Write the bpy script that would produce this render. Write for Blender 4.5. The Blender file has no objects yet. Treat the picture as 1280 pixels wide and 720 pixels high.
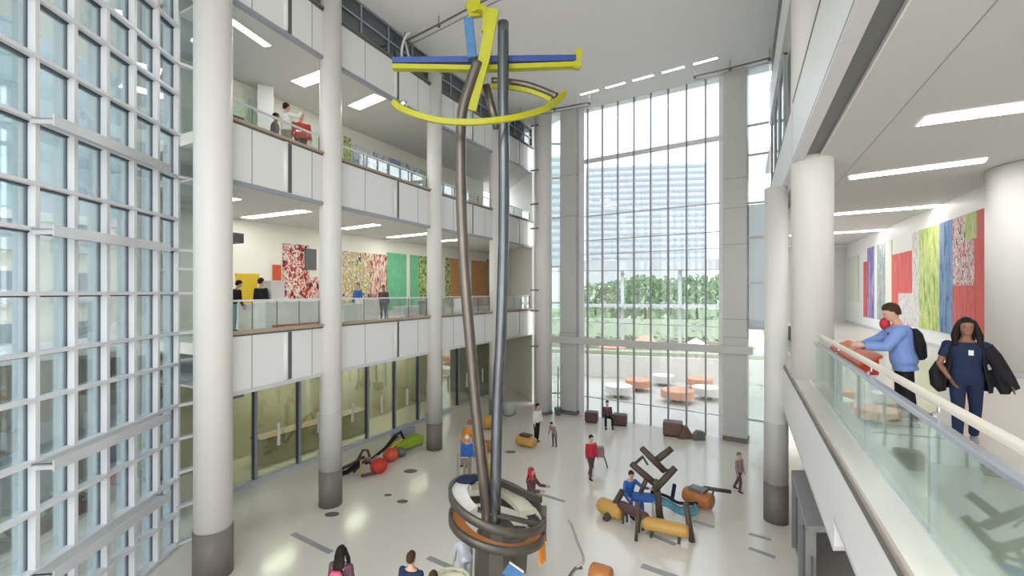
import bpy, bmesh, math, random
from mathutils import Vector, Matrix, Quaternion
random.seed(7)
R = math.radians
H = 6.6                      # eye height above the atrium floor
TAN = 0.5125                 # right facade runs along X = X0 + TAN*Y
C = bpy.context.scene.collection

# ------------------------------------------------------------------ materials
def nt(name):
    m = bpy.data.materials.new(name); m.use_nodes = True
    t = m.node_tree; t.nodes.clear()
    o = t.nodes.new('ShaderNodeOutputMaterial')
    return m, t, o
def mat(name, col, rough=.5, metal=0., var=.05, scale=6., bump=0., spec=.5, stretch=None):
    m, t, o = nt(name)
    p = t.nodes.new('ShaderNodeBsdfPrincipled')
    p.inputs['Roughness'].default_value = rough; p.inputs['Metallic'].default_value = metal
    p.inputs['Specular IOR Level'].default_value = spec
    tc = t.nodes.new('ShaderNodeTexCoord'); mp = t.nodes.new('ShaderNodeMapping')
    if stretch: mp.inputs['Scale'].default_value = stretch
    n = t.nodes.new('ShaderNodeTexNoise'); n.inputs['Scale'].default_value = scale; n.inputs['Detail'].default_value = 4
    t.links.new(tc.outputs['Object'], mp.inputs['Vector']); t.links.new(mp.outputs['Vector'], n.inputs['Vector'])
    mx = t.nodes.new('ShaderNodeMix'); mx.data_type = 'RGBA'
    mx.inputs[6].default_value = tuple(max(0, c*(1-var)) for c in col)+(1,)
    mx.inputs[7].default_value = tuple(min(1, c*(1+var)) for c in col)+(1,)
    t.links.new(n.outputs['Fac'], mx.inputs[0]); t.links.new(mx.outputs[2], p.inputs['Base Color'])
    if bump:
        b = t.nodes.new('ShaderNodeBump'); b.inputs['Strength'].default_value = bump; b.inputs['Distance'].default_value = .02
        t.links.new(n.outputs['Fac'], b.inputs['Height']); t.links.new(b.outputs['Normal'], p.inputs['Normal'])
    t.links.new(p.outputs['BSDF'], o.inputs['Surface'])
    return m
def glassmat(name, tint, refl=.08, rough=.02):
    m, t, o = nt(name)
    tr = t.nodes.new('ShaderNodeBsdfTransparent'); tr.inputs['Color'].default_value = tint+(1,)
    g = t.nodes.new('ShaderNodeBsdfGlossy'); g.inputs['Roughness'].default_value = rough; g.inputs['Color'].default_value = (1,1,1,1)
    fr = t.nodes.new('ShaderNodeLayerWeight'); fr.inputs['Blend'].default_value = .25
    mr = t.nodes.new('ShaderNodeMapRange'); mr.inputs['To Min'].default_value = refl; mr.inputs['To Max'].default_value = .6
    mx = t.nodes.new('ShaderNodeMixShader')
    t.links.new(fr.outputs['Fresnel'], mr.inputs['Value']); t.links.new(mr.outputs[0], mx.inputs[0])
    t.links.new(tr.outputs[0], mx.inputs[1]); t.links.new(g.outputs[0], mx.inputs[2]); t.links.new(mx.outputs[0], o.inputs['Surface'])
    return m
def emit(name, col, s):
    m, t, o = nt(name)
    e = t.nodes.new('ShaderNodeEmission'); e.inputs['Color'].default_value = col+(1,); e.inputs['Strength'].default_value = s
    t.links.new(e.outputs[0], o.inputs['Surface']); return m
def collage(name, cols, scale=(3,3,.7), nscale=5., rough=.6, detail=3, dist=.6, soft=False):
    m, t, o = nt(name)
    p = t.nodes.new('ShaderNodeBsdfPrincipled'); p.inputs['Roughness'].default_value = rough
    tc = t.nodes.new('ShaderNodeTexCoord'); mp = t.nodes.new('ShaderNodeMapping'); mp.inputs['Scale'].default_value = scale
    n = t.nodes.new('ShaderNodeTexNoise'); n.inputs['Scale'].default_value = nscale; n.inputs['Detail'].default_value = detail; n.inputs['Distortion'].default_value = dist
    r = t.nodes.new('ShaderNodeValToRGB'); r.color_ramp.interpolation = 'LINEAR' if soft else 'CONSTANT'
    k = len(cols)
    for i, c in enumerate(cols):
        pos = .3 + .42*i/max(1, k-1) if i else 0.
        if i < 2: e = r.color_ramp.elements[i]; e.position = pos
        else: e = r.color_ramp.elements.new(pos)
        e.color = c+(1,)
    t.links.new(tc.outputs['Object'], mp.inputs[0]); t.links.new(mp.outputs[0], n.inputs['Vector'])
    t.links.new(n.outputs['Fac'], r.inputs[0]); t.links.new(r.outputs[0], p.inputs['Base Color'])
    t.links.new(p.outputs[0], o.inputs['Surface']); return m

M = {}
M['white']   = mat('white_paint', (.80,.80,.785), .45, var=.015, scale=2)
M['panel']   = mat('spandrel_panel', (.80,.80,.795), .4, var=.01, scale=1)
M['col']     = mat('column_paint', (.76,.745,.72), .45, var=.03, scale=3, stretch=(1,1,.05))
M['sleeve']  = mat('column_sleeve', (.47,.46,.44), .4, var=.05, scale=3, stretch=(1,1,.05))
M['base']    = mat('column_base', (.17,.15,.135), .5, var=.1, scale=8)
M['pillar']  = mat('pillar_panel', (.52,.515,.50), .35, var=.03, scale=2)
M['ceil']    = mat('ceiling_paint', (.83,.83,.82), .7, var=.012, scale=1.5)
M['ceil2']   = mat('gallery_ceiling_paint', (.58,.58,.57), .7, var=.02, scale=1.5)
M['cream']   = mat('cream_wall', (.84,.83,.74), .6, var=.015, scale=1.5)
M['tan']     = mat('tan_wall', (.56,.52,.36), .6, var=.25, scale=.7)
M['slot']    = mat('slot_dark', (.12,.12,.12), .6)
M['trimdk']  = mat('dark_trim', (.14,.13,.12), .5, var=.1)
M['wood']    = mat('pale_wood', (.42,.33,.25), .45, var=.2, scale=5, stretch=(1,1,12))
M['woodred'] = mat('red_brown_wood', (.20,.09,.05), .4, var=.25, scale=5)
M['sill']    = mat('stone_sill', (.34,.285,.25), .4, var=.06, scale=4)
M['alu']     = mat('aluminium', (.66,.66,.69), .4, .25, var=.03, scale=3)
M['aluw']    = mat('white_aluminium', (.74,.74,.77), .35, 0., var=.03, scale=3)
M['extfin']  = mat('outer_fin', (.62,.70,.74), .4, 0., var=.03, scale=3)
M['gasket']  = mat('dark_gasket', (.035,.05,.08), .4, var=.1)
M['shelf']   = mat('light_shelf_metal', (.52,.52,.50), .45, .1, var=.06, scale=3)
M['kerb']    = mat('glazing_kerb', (.55,.57,.62), .35, .1, var=.05)
M['mullion'] = mat('slate_mullion', (.33,.35,.41), .4, .2, var=.05)
M['wmull']   = mat('window_mullion', (.25,.25,.27), .4, .3, var=.05)
M['steel']   = mat('weathered_steel', (.17,.145,.125), .33, .75, var=.35, scale=4, stretch=(1,1,.4))
M['steelb']  = mat('blue_steel', (.15,.16,.175), .25, .8, var=.5, scale=3, stretch=(1,1,.3))
M['bronze']  = mat('dark_bronze', (.10,.085,.07), .4, .4, var=.3, scale=6)
M['plinth']  = mat('plinth_brown', (.10,.085,.07), .45, .2, var=.15, scale=3)
M['yellow']  = mat('yellow_paint', (.42,.41,.01), .35, var=.12, scale=6)
M['blue']    = mat('blue_paint', (.035,.075,.28), .3, .1, var=.25, scale=6)
M['cyan']    = mat('light_blue_paint', (.06,.17,.36), .35, var=.35, scale=8)
M['chrome']  = mat('chrome', (.7,.7,.7), .15, 1., var=.02)
M['pipe']    = mat('grey_pipe', (.36,.36,.36), .35, .6, var=.05)
M['railcap'] = mat('rail_cap', (.50,.54,.63), .25, .6, var=.05)
M['handrail']= mat('handrail_wood', (.78,.72,.62), .35, var=.08, scale=4)
M['dkgrey']  = mat('dark_grey', (.13,.135,.135), .45, var=.1)
M['midgrey'] = mat('mid_grey', (.30,.30,.30), .5, var=.06)
M['grate']   = mat('floor_grate', (.34,.34,.35), .5, .2, var=.1, scale=20)
M['vents']   = mat('floor_grate_dark', (.16,.15,.14), .5, .2, var=.1, scale=20)
M['log']     = mat('yellow_wood', (.58,.33,.08), .45, var=.3, scale=5, stretch=(8,8,1))
M['logo']    = mat('orange_wood', (.46,.17,.045), .45, var=.3, scale=5, stretch=(8,8,1))
M['bark']    = mat('dark_bark', (.075,.055,.04), .55, var=.5, scale=14, bump=.5)
M['maroon']  = mat('maroon_vinyl', (.10,.045,.045), .45, var=.15)
M['brown']   = mat('brown_vinyl', (.15,.08,.06), .5, var=.15)
M['red']     = mat('red_fabric', (.50,.035,.02), .6, var=.2, bump=.2)
M['redor']   = mat('red_orange_laminate', (.62,.09,.03), .4, var=.1)
M['lime']    = mat('lime_fabric', (.33,.48,.03), .6, var=.12)
M['sage']    = mat('sage_fabric', (.40,.47,.43), .6, var=.08)
M['greyfab'] = mat('grey_fabric', (.28,.28,.33), .7, var=.15)
M['black']   = mat('black_fabric', (.018,.017,.02), .7, var=.2, spec=.15)
M['navy']    = mat('navy_fabric', (.02,.03,.07), .7, var=.2, spec=.15)
M['sky']     = mat('light_blue_cloth', (.20,.30,.62), .7, var=.12, bump=.3, scale=9)
M['bluec']   = mat('blue_cloth', (.03,.12,.42), .7, var=.3)
M['teal']    = mat('teal_cloth', (.08,.26,.34), .6, var=.4)
M['whitec']  = mat('white_cloth', (.74,.73,.70), .7, var=.05)
M['creamc']  = mat('cream_plastic', (.68,.66,.50), .5, var=.08)
M['orange']  = mat('orange_cloth', (.62,.24,.03), .6, var=.2)
M['pink']    = mat('pink_cloth', (.60,.10,.17), .7, var=.15)
M['crimson'] = mat('crimson_cloth', (.50,.015,.04), .6, var=.2)
M['plum']    = mat('plum_cloth', (.11,.05,.07), .7, var=.3)
M['rose']    = mat('rose_cloth', (.33,.22,.23), .7, var=.2)
M['denim']   = mat('denim', (.04,.06,.13), .75, var=.2)
M['khaki']   = mat('khaki_cloth', (.30,.26,.2), .75, var=.1)
M['skin']    = mat('skin_light', (.58,.34,.24), .5, var=.06)
M['skinb']   = mat('skin_brown', (.27,.13,.08), .5, var=.06)
M['hairbr']  = mat('hair_brown', (.055,.03,.018), .55, var=.3, scale=30, spec=.15)
M['hairbk']  = mat('hair_black', (.015,.011,.01), .5, var=.3, scale=30, spec=.15)
M['hairgr']  = mat('hair_grey', (.17,.14,.11), .6, var=.3, scale=30)
M['hairrd']  = mat('hair_red', (.30,.10,.04), .6, var=.3, scale=30)
M['eye']     = mat('eye_dark', (.02,.015,.012), .3)
M['lip']     = mat('lip', (.35,.11,.09), .5)
M['yelpan']  = mat('yellow_panel', (.78,.52,.02), .5, var=.04)
M['leaf']    = mat('foliage', (.34,.46,.27), .7, var=.35, scale=3)  # distance haze put into both leaf colours: lighter, less saturated
M['leafp']   = mat('foliage_pale', (.46,.53,.38), .7, var=.3, scale=3)
M['trunk']   = mat('trunk_bark', (.20,.15,.11), .8, var=.3)
M['plaza']   = mat('plaza_paving', (.62,.58,.52), .6, var=.06, scale=1)
M['umb']     = mat('umbrella_orange', (.74,.38,.24), .7, var=.1)
M['umbw']    = mat('umbrella_white', (.80,.76,.70), .7, var=.05)
M['glassL']  = glassmat('curtain_wall_glass', (.74,.80,.81), .05)
M['glassE']  = glassmat('end_window_glass', (.80,.83,.85), .04)
M['glassG']  = glassmat('green_glazing', (.76,.80,.72), .08, .03)
M['glassR']  = glassmat('railing_glass', (.84,.93,.89), .05)
M['glassC']  = glassmat('clear_railing_glass', (.93,.96,.95), .02)
M['glassS']  = glassmat('slate_glass', (.42,.50,.54), .12, .05)
M['lobbyfill']   = emit('lobby_fill_glow', (1,.97,.85), 30.)  # glow of the fill strips added in the lobby
M['lampc']   = emit('lamp_ceiling', (1,.98,.95), 9.)
def floormat():
    m, t, o = nt('terrazzo_floor')
    p = t.nodes.new('ShaderNodeBsdfPrincipled'); p.inputs['Roughness'].default_value = .16; p.inputs['Specular IOR Level'].default_value = .55
    tc = t.nodes.new('ShaderNodeTexCoord')
    n = t.nodes.new('ShaderNodeTexNoise'); n.inputs['Scale'].default_value = 60; n.inputs['Detail'].default_value = 2
    n2 = t.nodes.new('ShaderNodeTexNoise'); n2.inputs['Scale'].default_value = .12
    mx = t.nodes.new('ShaderNodeMix'); mx.data_type = 'RGBA'
    mx.inputs[6].default_value = (.70,.66,.60,1); mx.inputs[7].default_value = (.76,.72,.665,1)
    m2 = t.nodes.new('ShaderNodeMix'); m2.data_type = 'RGBA'; m2.blend_type = 'MULTIPLY'; m2.inputs[0].default_value = 1
    rp = t.nodes.new('ShaderNodeValToRGB'); rp.color_ramp.elements[0].color = (.97,.96,.93,1); rp.color_ramp.elements[1].color = (1,1,1,1)
    t.links.new(tc.outputs['Object'], n.inputs['Vector']); t.links.new(tc.outputs['Object'], n2.inputs['Vector'])
    t.links.new(n.outputs['Fac'], mx.inputs[0]); t.links.new(n2.outputs['Fac'], rp.inputs[0])
    t.links.new(mx.outputs[2], m2.inputs[6]); t.links.new(rp.outputs[0], m2.inputs[7]); t.links.new(m2.outputs[2], p.inputs['Base Color'])
    t.links.new(p.outputs[0], o.inputs['Surface']); return m
M['floor'] = floormat()

# ------------------------------------------------------------------ mesh builder
class MB:
    def __init__(s): s.bm = bmesh.new()
    def hexa(s, b, t):            # bottom 4 pts, top 4 pts, both counter-clockwise
        v = [s.bm.verts.new(p) for p in list(b)+list(t)]; n = len(b)
        s.bm.faces.new(v[:n][::-1]); s.bm.faces.new(v[n:])
        for i in range(n):
            j = (i+1) % n; s.bm.faces.new((v[i], v[j], v[n+j], v[n+i]))
        return s
    def prism(s, poly, z0, z1):
        a = sum(poly[i][0]*poly[(i+1)%len(poly)][1]-poly[(i+1)%len(poly)][0]*poly[i][1] for i in range(len(poly)))
        if a < 0: poly = poly[::-1]
        return s.hexa([(x,y,z0) for x,y in poly], [(x,y,z1) for x,y in poly])
    def box(s, c, d, rz=0., M4=None):
        x,y,z = d[0]/2,d[1]/2,d[2]/2
        m = M4 if M4 is not None else Matrix.Translation(c) @ Matrix.Rotation(rz,4,'Z')
        f = lambda a: m @ Vector(a)
        return s.hexa([f(p) for p in ((-x,-y,-z),(x,-y,-z),(x,y,-z),(-x,y,-z))], [f(p) for p in ((-x,-y,z),(x,-y,z),(x,y,z),(-x,y,z))])
    def wallseg(s, p, q, z0, z1, a, b, ext=0.):   # slab between offsets a..b left of p->q
        p = Vector(p[:2]); q = Vector(q[:2]); d = (q-p).normalized(); n = Vector((-d.y, d.x)); p = p-d*ext; q = q+d*ext
        return s.prism([tuple(p+n*a), tuple(q+n*a), tuple(q+n*b), tuple(p+n*b)], z0, z1)
    def tube(s, pts, r, n=12, flat=1., up=None, caps=True):
        pts = [Vector(p) for p in pts]; k = len(pts)
        rr = r if isinstance(r, (list, tuple)) else [r]*k
        rings = []; side = None
        for i, p in enumerate(pts):
            d = (pts[min(i+1,k-1)]-pts[max(i-1,0)]).normalized()
            if side is None:
                u = Vector(up) if up else (Vector((0,0,1)) if abs(d.z) < .9 else Vector((0,1,0)))
                side = d.cross(u).normalized()
            side = (side - d*side.dot(d)).normalized(); w = side.cross(d)
            ri = rr[i]; ra, rb = (ri if isinstance(ri, (list,tuple)) else (ri, ri*flat))
            rings.append([s.bm.verts.new(p + side*math.cos(2*math.pi*j/n)*ra + w*math.sin(2*math.pi*j/n)*rb) for j in range(n)])
        for a, b in zip(rings, rings[1:]):
            for j in range(n):
                s.bm.faces.new((a[j], b[j], b[(j+1)%n], a[(j+1)%n]))
        if caps: s.bm.faces.new(rings[0]); s.bm.faces.new(rings[-1][::-1])
        return s
    def bar(s, pts, w, h, up=(0,0,1)):     # rectangular section swept along pts: w across, h along up
        pts = [Vector(p) for p in pts]; k = len(pts); rings = []
        for i, p in enumerate(pts):
            d = (pts[min(i+1,k-1)]-pts[max(i-1,0)]).normalized(); sd = d.cross(Vector(up)).normalized(); u = sd.cross(d)
            rings.append([s.bm.verts.new(p+sd*a*w/2+u*b*h/2) for a,b in ((-1,-1),(1,-1),(1,1),(-1,1))])
        for a, b in zip(rings, rings[1:]):
            for j in range(4): s.bm.faces.new((a[j], a[(j+1)%4], b[(j+1)%4], b[j]))
        s.bm.faces.new(rings[0][::-1]); s.bm.faces.new(rings[-1]); return s
    def ball(s, c, r, n=16, sc=(1,1,1)):
        m = Matrix.Translation(c) @ Matrix.Diagonal((r*sc[0], r*sc[1], r*sc[2], 1))
        bmesh.ops.create_uvsphere(s.bm, u_segments=n, v_segments=max(6, n*2//3), radius=1, matrix=m); return s
    def lathe(s, prof, c=(0,0,0), n=32):
        rings = []
        for r_, z in prof: rings.append([s.bm.verts.new((c[0]+r_*math.cos(2*math.pi*j/n), c[1]+r_*math.sin(2*math.pi*j/n), c[2]+z)) for j in range(n)])
        for a, b in zip(rings, rings[1:]):
            for j in range(n): s.bm.faces.new((a[j], a[(j+1)%n], b[(j+1)%n], b[j]))
        s.bm.faces.new(rings[0][::-1]); s.bm.faces.new(rings[-1]); return s
    def ring(s, c, r0, r1, z0, z1, n=64, a0=0, a1=2*math.pi, tilt=None):
        full = abs(a1-a0-2*math.pi) < 1e-6; k = n if full else n+1; secs = []
        for j in range(k):
            a = a0+(a1-a0)*j/n; ca, sa = math.cos(a), math.sin(a); dz = tilt(a) if tilt else 0
            secs.append([s.bm.verts.new((c[0]+r*ca, c[1]+r*sa, c[2]+z+dz)) for r, z in ((r0,z0),(r1,z0),(r1,z1),(r0,z1))])
        for j in range(n):
            a, b = secs[j], secs[(j+1) % k]
            for i in range(4): s.bm.faces.new((a[i], b[i], b[(i+1)%4], a[(i+1)%4]))
        if not full: s.bm.faces.new(secs[0]); s.bm.faces.new(secs[-1][::-1])
        return s
    def build(s, name, m, parent=None, smooth=False, bevel=0., origin=None):
        bmesh.ops.recalc_face_normals(s.bm, faces=s.bm.faces)
        if origin is not None: bmesh.ops.translate(s.bm, verts=s.bm.verts, vec=-Vector(origin))
        me = bpy.data.meshes.new(name); s.bm.to_mesh(me); s.bm.free()
        me.materials.append(m if not isinstance(m, str) else M[m])
        if smooth:
            for p in me.polygons: p.use_smooth = True
        o = bpy.data.objects.new(name, me); C.objects.link(o)
        if origin is not None: o.location = origin
        if parent is not None: o.parent = parent
        if bevel: b = o.modifiers.new('bevel','BEVEL'); b.width = bevel; b.segments = 2; b.limit_method = 'ANGLE'
        return o
def tag(o, label, cat, group=None, kind=None):
    o['label'] = label; o['category'] = cat
    if group: o['group'] = group
    if kind: o['kind'] = kind
    return o
def thing(name, loc, label, cat, group=None, rz=0., kind=None):
    o = bpy.data.objects.new(name, None); C.objects.link(o); o.location = loc; o.rotation_euler = (0,0,rz); o.empty_display_size = .2
    return tag(o, label, cat, group, kind)
def struct(o): o['kind'] = 'structure'; return o
def smooth_angle(o):
    for p in o.data.polygons: p.use_smooth = True
def cat_(pts, n=6):     # Catmull-Rom
    P = [Vector(p) for p in pts]; P = [P[0]*2-P[1]]+P+[P[-1]*2-P[-2]]; out = []
    for i in range(1, len(P)-2):
        for k in range(n):
            t = k/n
            out.append(.5*((2*P[i])+(P[i+1]-P[i-1])*t+(2*P[i-1]-5*P[i]+4*P[i+1]-P[i+2])*t*t+(3*P[i]-P[i-1]-3*P[i+1]+P[i+2])*t**3))
    return out+[P[-2]]
def V2(a): return Vector((a[0], a[1]))
def lerp(p, q, t): return (p[0]+(q[0]-p[0])*t, p[1]+(q[1]-p[1])*t)

# ------------------------------------------------------------------ layout lines
LC = [(-7.0,10.5), (-5.65,13.95), (-3.27,18.86), (-.87,23.1), (1.3,27.0)]     # left gallery edge, one column at each of the first four
GW = [(-7.55+(-.107)*y, y) for y in (1.0, 11.67)]                              # glass curtain wall
E0, E1 = (3.2,24.6), (11.07,19.27)                                             # end wall line
ed = Vector((.828,-.56)).normalized()
def rf(x0, y): return (x0+TAN*y, y)                                            # on the right facade

# ------------------------------------------------------------------ floor, roof, slabs
struct(MB().prism([(-16,-6),(14,-6),(22,12),(12.4,18.6),(3.2,24.75),(1.7,24.75),(1.3,27.2),(-.8,35),(-18,22)], -.3, 0).build('floor', 'floor'))
LB = [(-12.4,15.2), (-8.6,21.2), (-5.06,27.5), (-1.0,34.2)]                    # back wall of the left galleries
def gallery_poly(): return [(-7.15,10.6)]+LC[1:]+[(-2.2,32.2),(-5.06,27.5),(-8.6,21.2),(-12.4,15.2),(-10.4,12.2)]
gp = [(-7.2,10.9),(-5.75,14.0),(-3.4,18.9),(-1.0,23.15),(1.15,27.0),(-1.0,34.2),(-5.06,27.5),(-8.6,21.2),(-12.4,15.2),(-10.0,12.4)]
for nm, m_, z0, z1 in (('floor_gallery','cream',H-1.6,H-1.3), ('floor_gallery','cream',H+3.8,H+4.1), ('floor_gallery','cream',H+7.8,H+8.1)):
    struct(MB().prism(gp, z0, z1).build(nm, m_))
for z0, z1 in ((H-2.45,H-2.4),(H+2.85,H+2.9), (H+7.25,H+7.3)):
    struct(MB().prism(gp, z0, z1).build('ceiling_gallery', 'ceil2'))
struct(MB().prism([(-18,-3),(14,-3),(22,12),(11.9,19.6),(3.0,25.2),(1.5,27.5),(-.8,35),(-18,22)], H+9.8, H+10.1).build('ceiling', 'ceil'))
# back walls
for z0, z1, nm, m_ in ((0,H-2.45,'wall_left_lobby','tan'), (H-1.3,H+2.85,'wall_left_middle','cream')):
    b = MB()
    for p, q in zip(LB, LB[1:]): b.wallseg(p, q, z0, z1, 0, .2, .05)
    struct(b.build(nm, m_))
b = MB()
LB3 = [(-10.2,13.9), (-7.7,18.9), (-4.7,24.6), (-1.9,29.6)]
for p, q in zip(LB3, LB3[1:]): b.wallseg(p, q, H+4.1, H+7.25, 0, .15, .02)
struct(b.build('wall_left_upper', 'cream'))
b = MB()
for p, q in zip(LB3, LB3[1:]): b.wallseg(p, q, H+8.1, H+9.8, -1.5, -1.4, .02)
struct(b.build('wall_left_attic', 'midgrey'))
struct(MB().wallseg((-10.2,12.3),(-12.6,15.3), 0, H+9.8, 0, .2).build('wall_left_return', 'cream'))
struct(MB().wallseg((1.2,26.9),(-1.0,34.3), 0, H+9.8, -.2, 0).build('wall_left_end', 'white'))

# parapets of the left galleries: panel face, coping, dark shadow line, downlight slot tubes
levels = [(-2.45,-1.05,'middle'), (2.75,4.2,'upper'), (7.2,8.6,'attic')]
for li, (za, zb, word) in enumerate(levels):
    for si, (p, q) in enumerate(zip(LC, LC[1:])):
        o = struct(MB().wallseg(p, q, H+za+.0, H+zb, 0, .22).build('wall_left_parapet', 'panel'))
        MB().wallseg(p, q, H+zb, H+zb+.07, -.06, .3).build('coping', 'wood' if li < 2 else 'trimdk', o)
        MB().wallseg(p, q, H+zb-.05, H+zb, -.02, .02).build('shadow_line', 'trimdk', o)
        MB().wallseg(p, q, H+za-.1, H+za, -.03, .12).build('lower_edge_trim', 'mullion' if li else 'alu', o)
        # vertical joints
        j = MB()
        for t in (.27,.80):
            c = lerp(p, q, t); d = (V2(q)-V2(p)).normalized(); n = Vector((-d.y,d.x))
            j.wallseg(V2(c)-d*.012, V2(c)+d*.012, H+za, H+zb-.05, -.004, .01)
        j.build('panel_joint', 'midgrey', o)
        c = V2(lerp(p, q, .56)); d = (V2(q)-V2(p)).normalized(); n = Vector((-d.y,d.x))
        MB().wallseg(c+d*.03, c+d*.16, H+za+.02, H+zb-.06, -.006, .02).build('recess', 'slot', o)
        w = c-d*.06-n*.03
        MB().tube([(w.x,w.y,H+za+.02),(w.x,w.y,H+zb-.06)], .055, 12).build('drain_tube', 'white', o, True)

# gallery railings: glass + handrail behind the parapet (middle + upper level)
def rail_on(p, q, z0, z1, label, cap='aluw', off=.12):
    t = thing('glass_railing', (p[0],p[1],z0), label, 'railing', 'glass railings of the galleries')
    d = (V2(q)-V2(p)); L = d.length; d = d.normalized(); n = Vector((-d.y,d.x)); L0=.35; P0 = V2(p)+n*off+d*L0; Q0 = V2(q)+n*off-d*L0
    o = lambda v: (v[0]-p[0], v[1]-p[1])
    MB().wallseg(o(P0), o(Q0), 0, z1-z0-.06, -.006, .006).build('glass_panel', 'glassC', t)
    MB().bar([(*o(P0), z1-z0),(*o(Q0), z1-z0)], .05, .05).build('handrail', cap, t)
    k = 4
    for i in range(k+1):
        c = o(P0 + (Q0-P0)*(i/k)); MB().tube([(c[0],c[1],0),(c[0],c[1],z1-z0-.02)], .014, 8).build('post', 'dkgrey', t)
    return t
wl = ['beside the thickest white column','between the second and third round columns','between the third and fourth round columns','next to the end pillars']
for si, (p, q) in enumerate(zip(LC, LC[1:])):
    rail_on(p, q, H-.98, H-.22, 'glass railing with pale handrail on the middle gallery, '+wl[si])
    rail_on(p, q, H+4.27, H+4.75, 'low glass railing on the upper gallery, '+wl[si], 'alu')
# attic strip glazing
for si, (p, q) in enumerate(zip(LC, LC[1:])):
    w = struct(MB().wallseg(p, q, H+8.67, H+9.8, .1, .12).build('window_attic', 'glassS'))
    b = MB(); b.wallseg(p, q, H+9.2, H+9.25, .05, .12); b.wallseg(p, q, H+9.74, H+9.8, .03, .12)
    for t in (.25,.5,.75):
        c = V2(lerp(p,q,t)); d = (V2(q)-V2(p)).normalized(); b.wallseg(c-d*.02, c+d*.02, H+8.67, H+9.8, .05, .12)
    b.build('window_frame', 'mullion', w)

# round columns on the left
def round_column(x, y, r, z0, z1, label, sleeve=True, base=1.1):
    t = thing('round_column', (x,y,z0), label, 'column', 'round columns')
    MB().lathe([(r,base if base else 0),(r,z1-z0)], n=40).build('shaft', 'col', t, False)
    smooth_side(t.children[0])
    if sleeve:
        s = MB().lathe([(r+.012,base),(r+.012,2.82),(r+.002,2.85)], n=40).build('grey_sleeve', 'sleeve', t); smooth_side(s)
    if base:
        s = MB().lathe([(r+.02,0),(r+.02,base)], n=40).build('base_wrap', 'base', t); smooth_side(s)
    return t
def smooth_side(o):
    for p in o.data.polygons: p.use_smooth = abs(p.normal.z) < .5
round_column(-7.0,10.5,.39,0,H+9.8,'thickest round white column with brown base, beside the glass curtain wall', False)
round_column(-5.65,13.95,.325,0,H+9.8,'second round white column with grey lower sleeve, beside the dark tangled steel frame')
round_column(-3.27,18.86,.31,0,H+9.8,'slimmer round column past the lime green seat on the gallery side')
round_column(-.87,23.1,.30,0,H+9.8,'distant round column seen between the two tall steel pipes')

# ground floor glazing under the left gallery
g0, g1 = Vector((-9.6,14.32)), Vector((-1.2,28.9)); gd = (g1-g0).normalized(); gn = Vector((-gd.y, gd.x)); GL = (g1-g0).length
s0 = (Vector((-8.9,15.5))-g0).dot(gd) - 1.66
k = 0; s = s0
while s+1.66 < GL:
    a = g0+gd*s; bb = g0+gd*(s+1.66)
    w = struct(MB().wallseg(a, bb, .12, H-2.45, -.006, .006).build('window_%d' % (k+1), 'glassG'))
    MB().wallseg(a-gd*.05, a+gd*.05, 0, H-2.45, -.1, .06).build('mullion', 'mullion', w)
    MB().wallseg(a-gd*.085, a-gd*.05, 0, H-2.45, -.09, .02).build('gasket', 'gasket', w)
    MB().wallseg(a, bb, 0, .14, -.16, .05).build('kerb', 'kerb', w)
    MB().wallseg(a, bb, H-2.55, H-2.45, -.12, .05).build('head_rail', 'aluw', w)
    c = a+gd*.86
    MB().wallseg(c-gd*.05, c+gd*.05, 1.05, 1.85, -.05, -.02).build('pull_handle', 'aluw', w)
    k += 1; s += 1.66
NW = k+1
# lobby joinery: a long tan counter band and ceiling slots behind the glazing
t = thing('reception_counter', (-8.4,19.2,0), 'long tan counter inside the glazed ground floor room', 'counter', rz=R(60))
MB().box((0,0,.5),(5,.6,1.0)).build('body', 'tan', t, bevel=.01); MB().box((0,0,1.03),(5.2,.75,.06)).build('worktop', 'wood', t)

# ------------------------------------------------------------------ glass curtain wall
gw0, gw1 = Vector(GW[0]), Vector(GW[1]); wd = (gw1-gw0).normalized(); wn = Vector((-wd.y, wd.x))   # wn points outside (-X)
ys = [11.67 - .776*i for i in range(13)]; cols = [gw1 - wd*(.7805*i) for i in range(14)]
tz = [-6.55,-5.75,-4.85,-3.82,-2.95,-1.87,-1.07,-.03,1.09,1.88,2.99,4.1,5.15,5.95,6.9,7.85,8.8,9.75]
def curtain(A, B, nm, fins=True):
    a, b_ = V2(A), V2(B)
    return a, b_
w = struct(MB().wallseg(cols[-1], cols[0], 0, H+9.8, 0, .012).build('window_curtain_wall', 'glassL'))
for i, c in enumerate(cols):
    MB().wallseg(c-wd*.045, c+wd*.045, 0, H+9.8, -.125, -.0).build('mullion', 'aluw', w, bevel=.006)
    MB().wallseg(c-wd*.05, c+wd*.05, 0, H+9.8, .0, .06).build('gasket', 'gasket', w)
    MB().wallseg(c-wd*.04, c+wd*.04, 0, H+9.8, .06, .24).build('outer_fin', 'extfin', w)
for z in tz:
    z1 = H+z; a, b_ = cols[-1], cols[0]
    MB().wallseg(a, b_, z1-.035, z1+.035, -.15, .012).build('transom', 'aluw', w, bevel=.006)
    MB().wallseg(a, b_, z1-.06, z1-.035, -.03, .10).build('transom_gasket', 'gasket', w)
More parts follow.
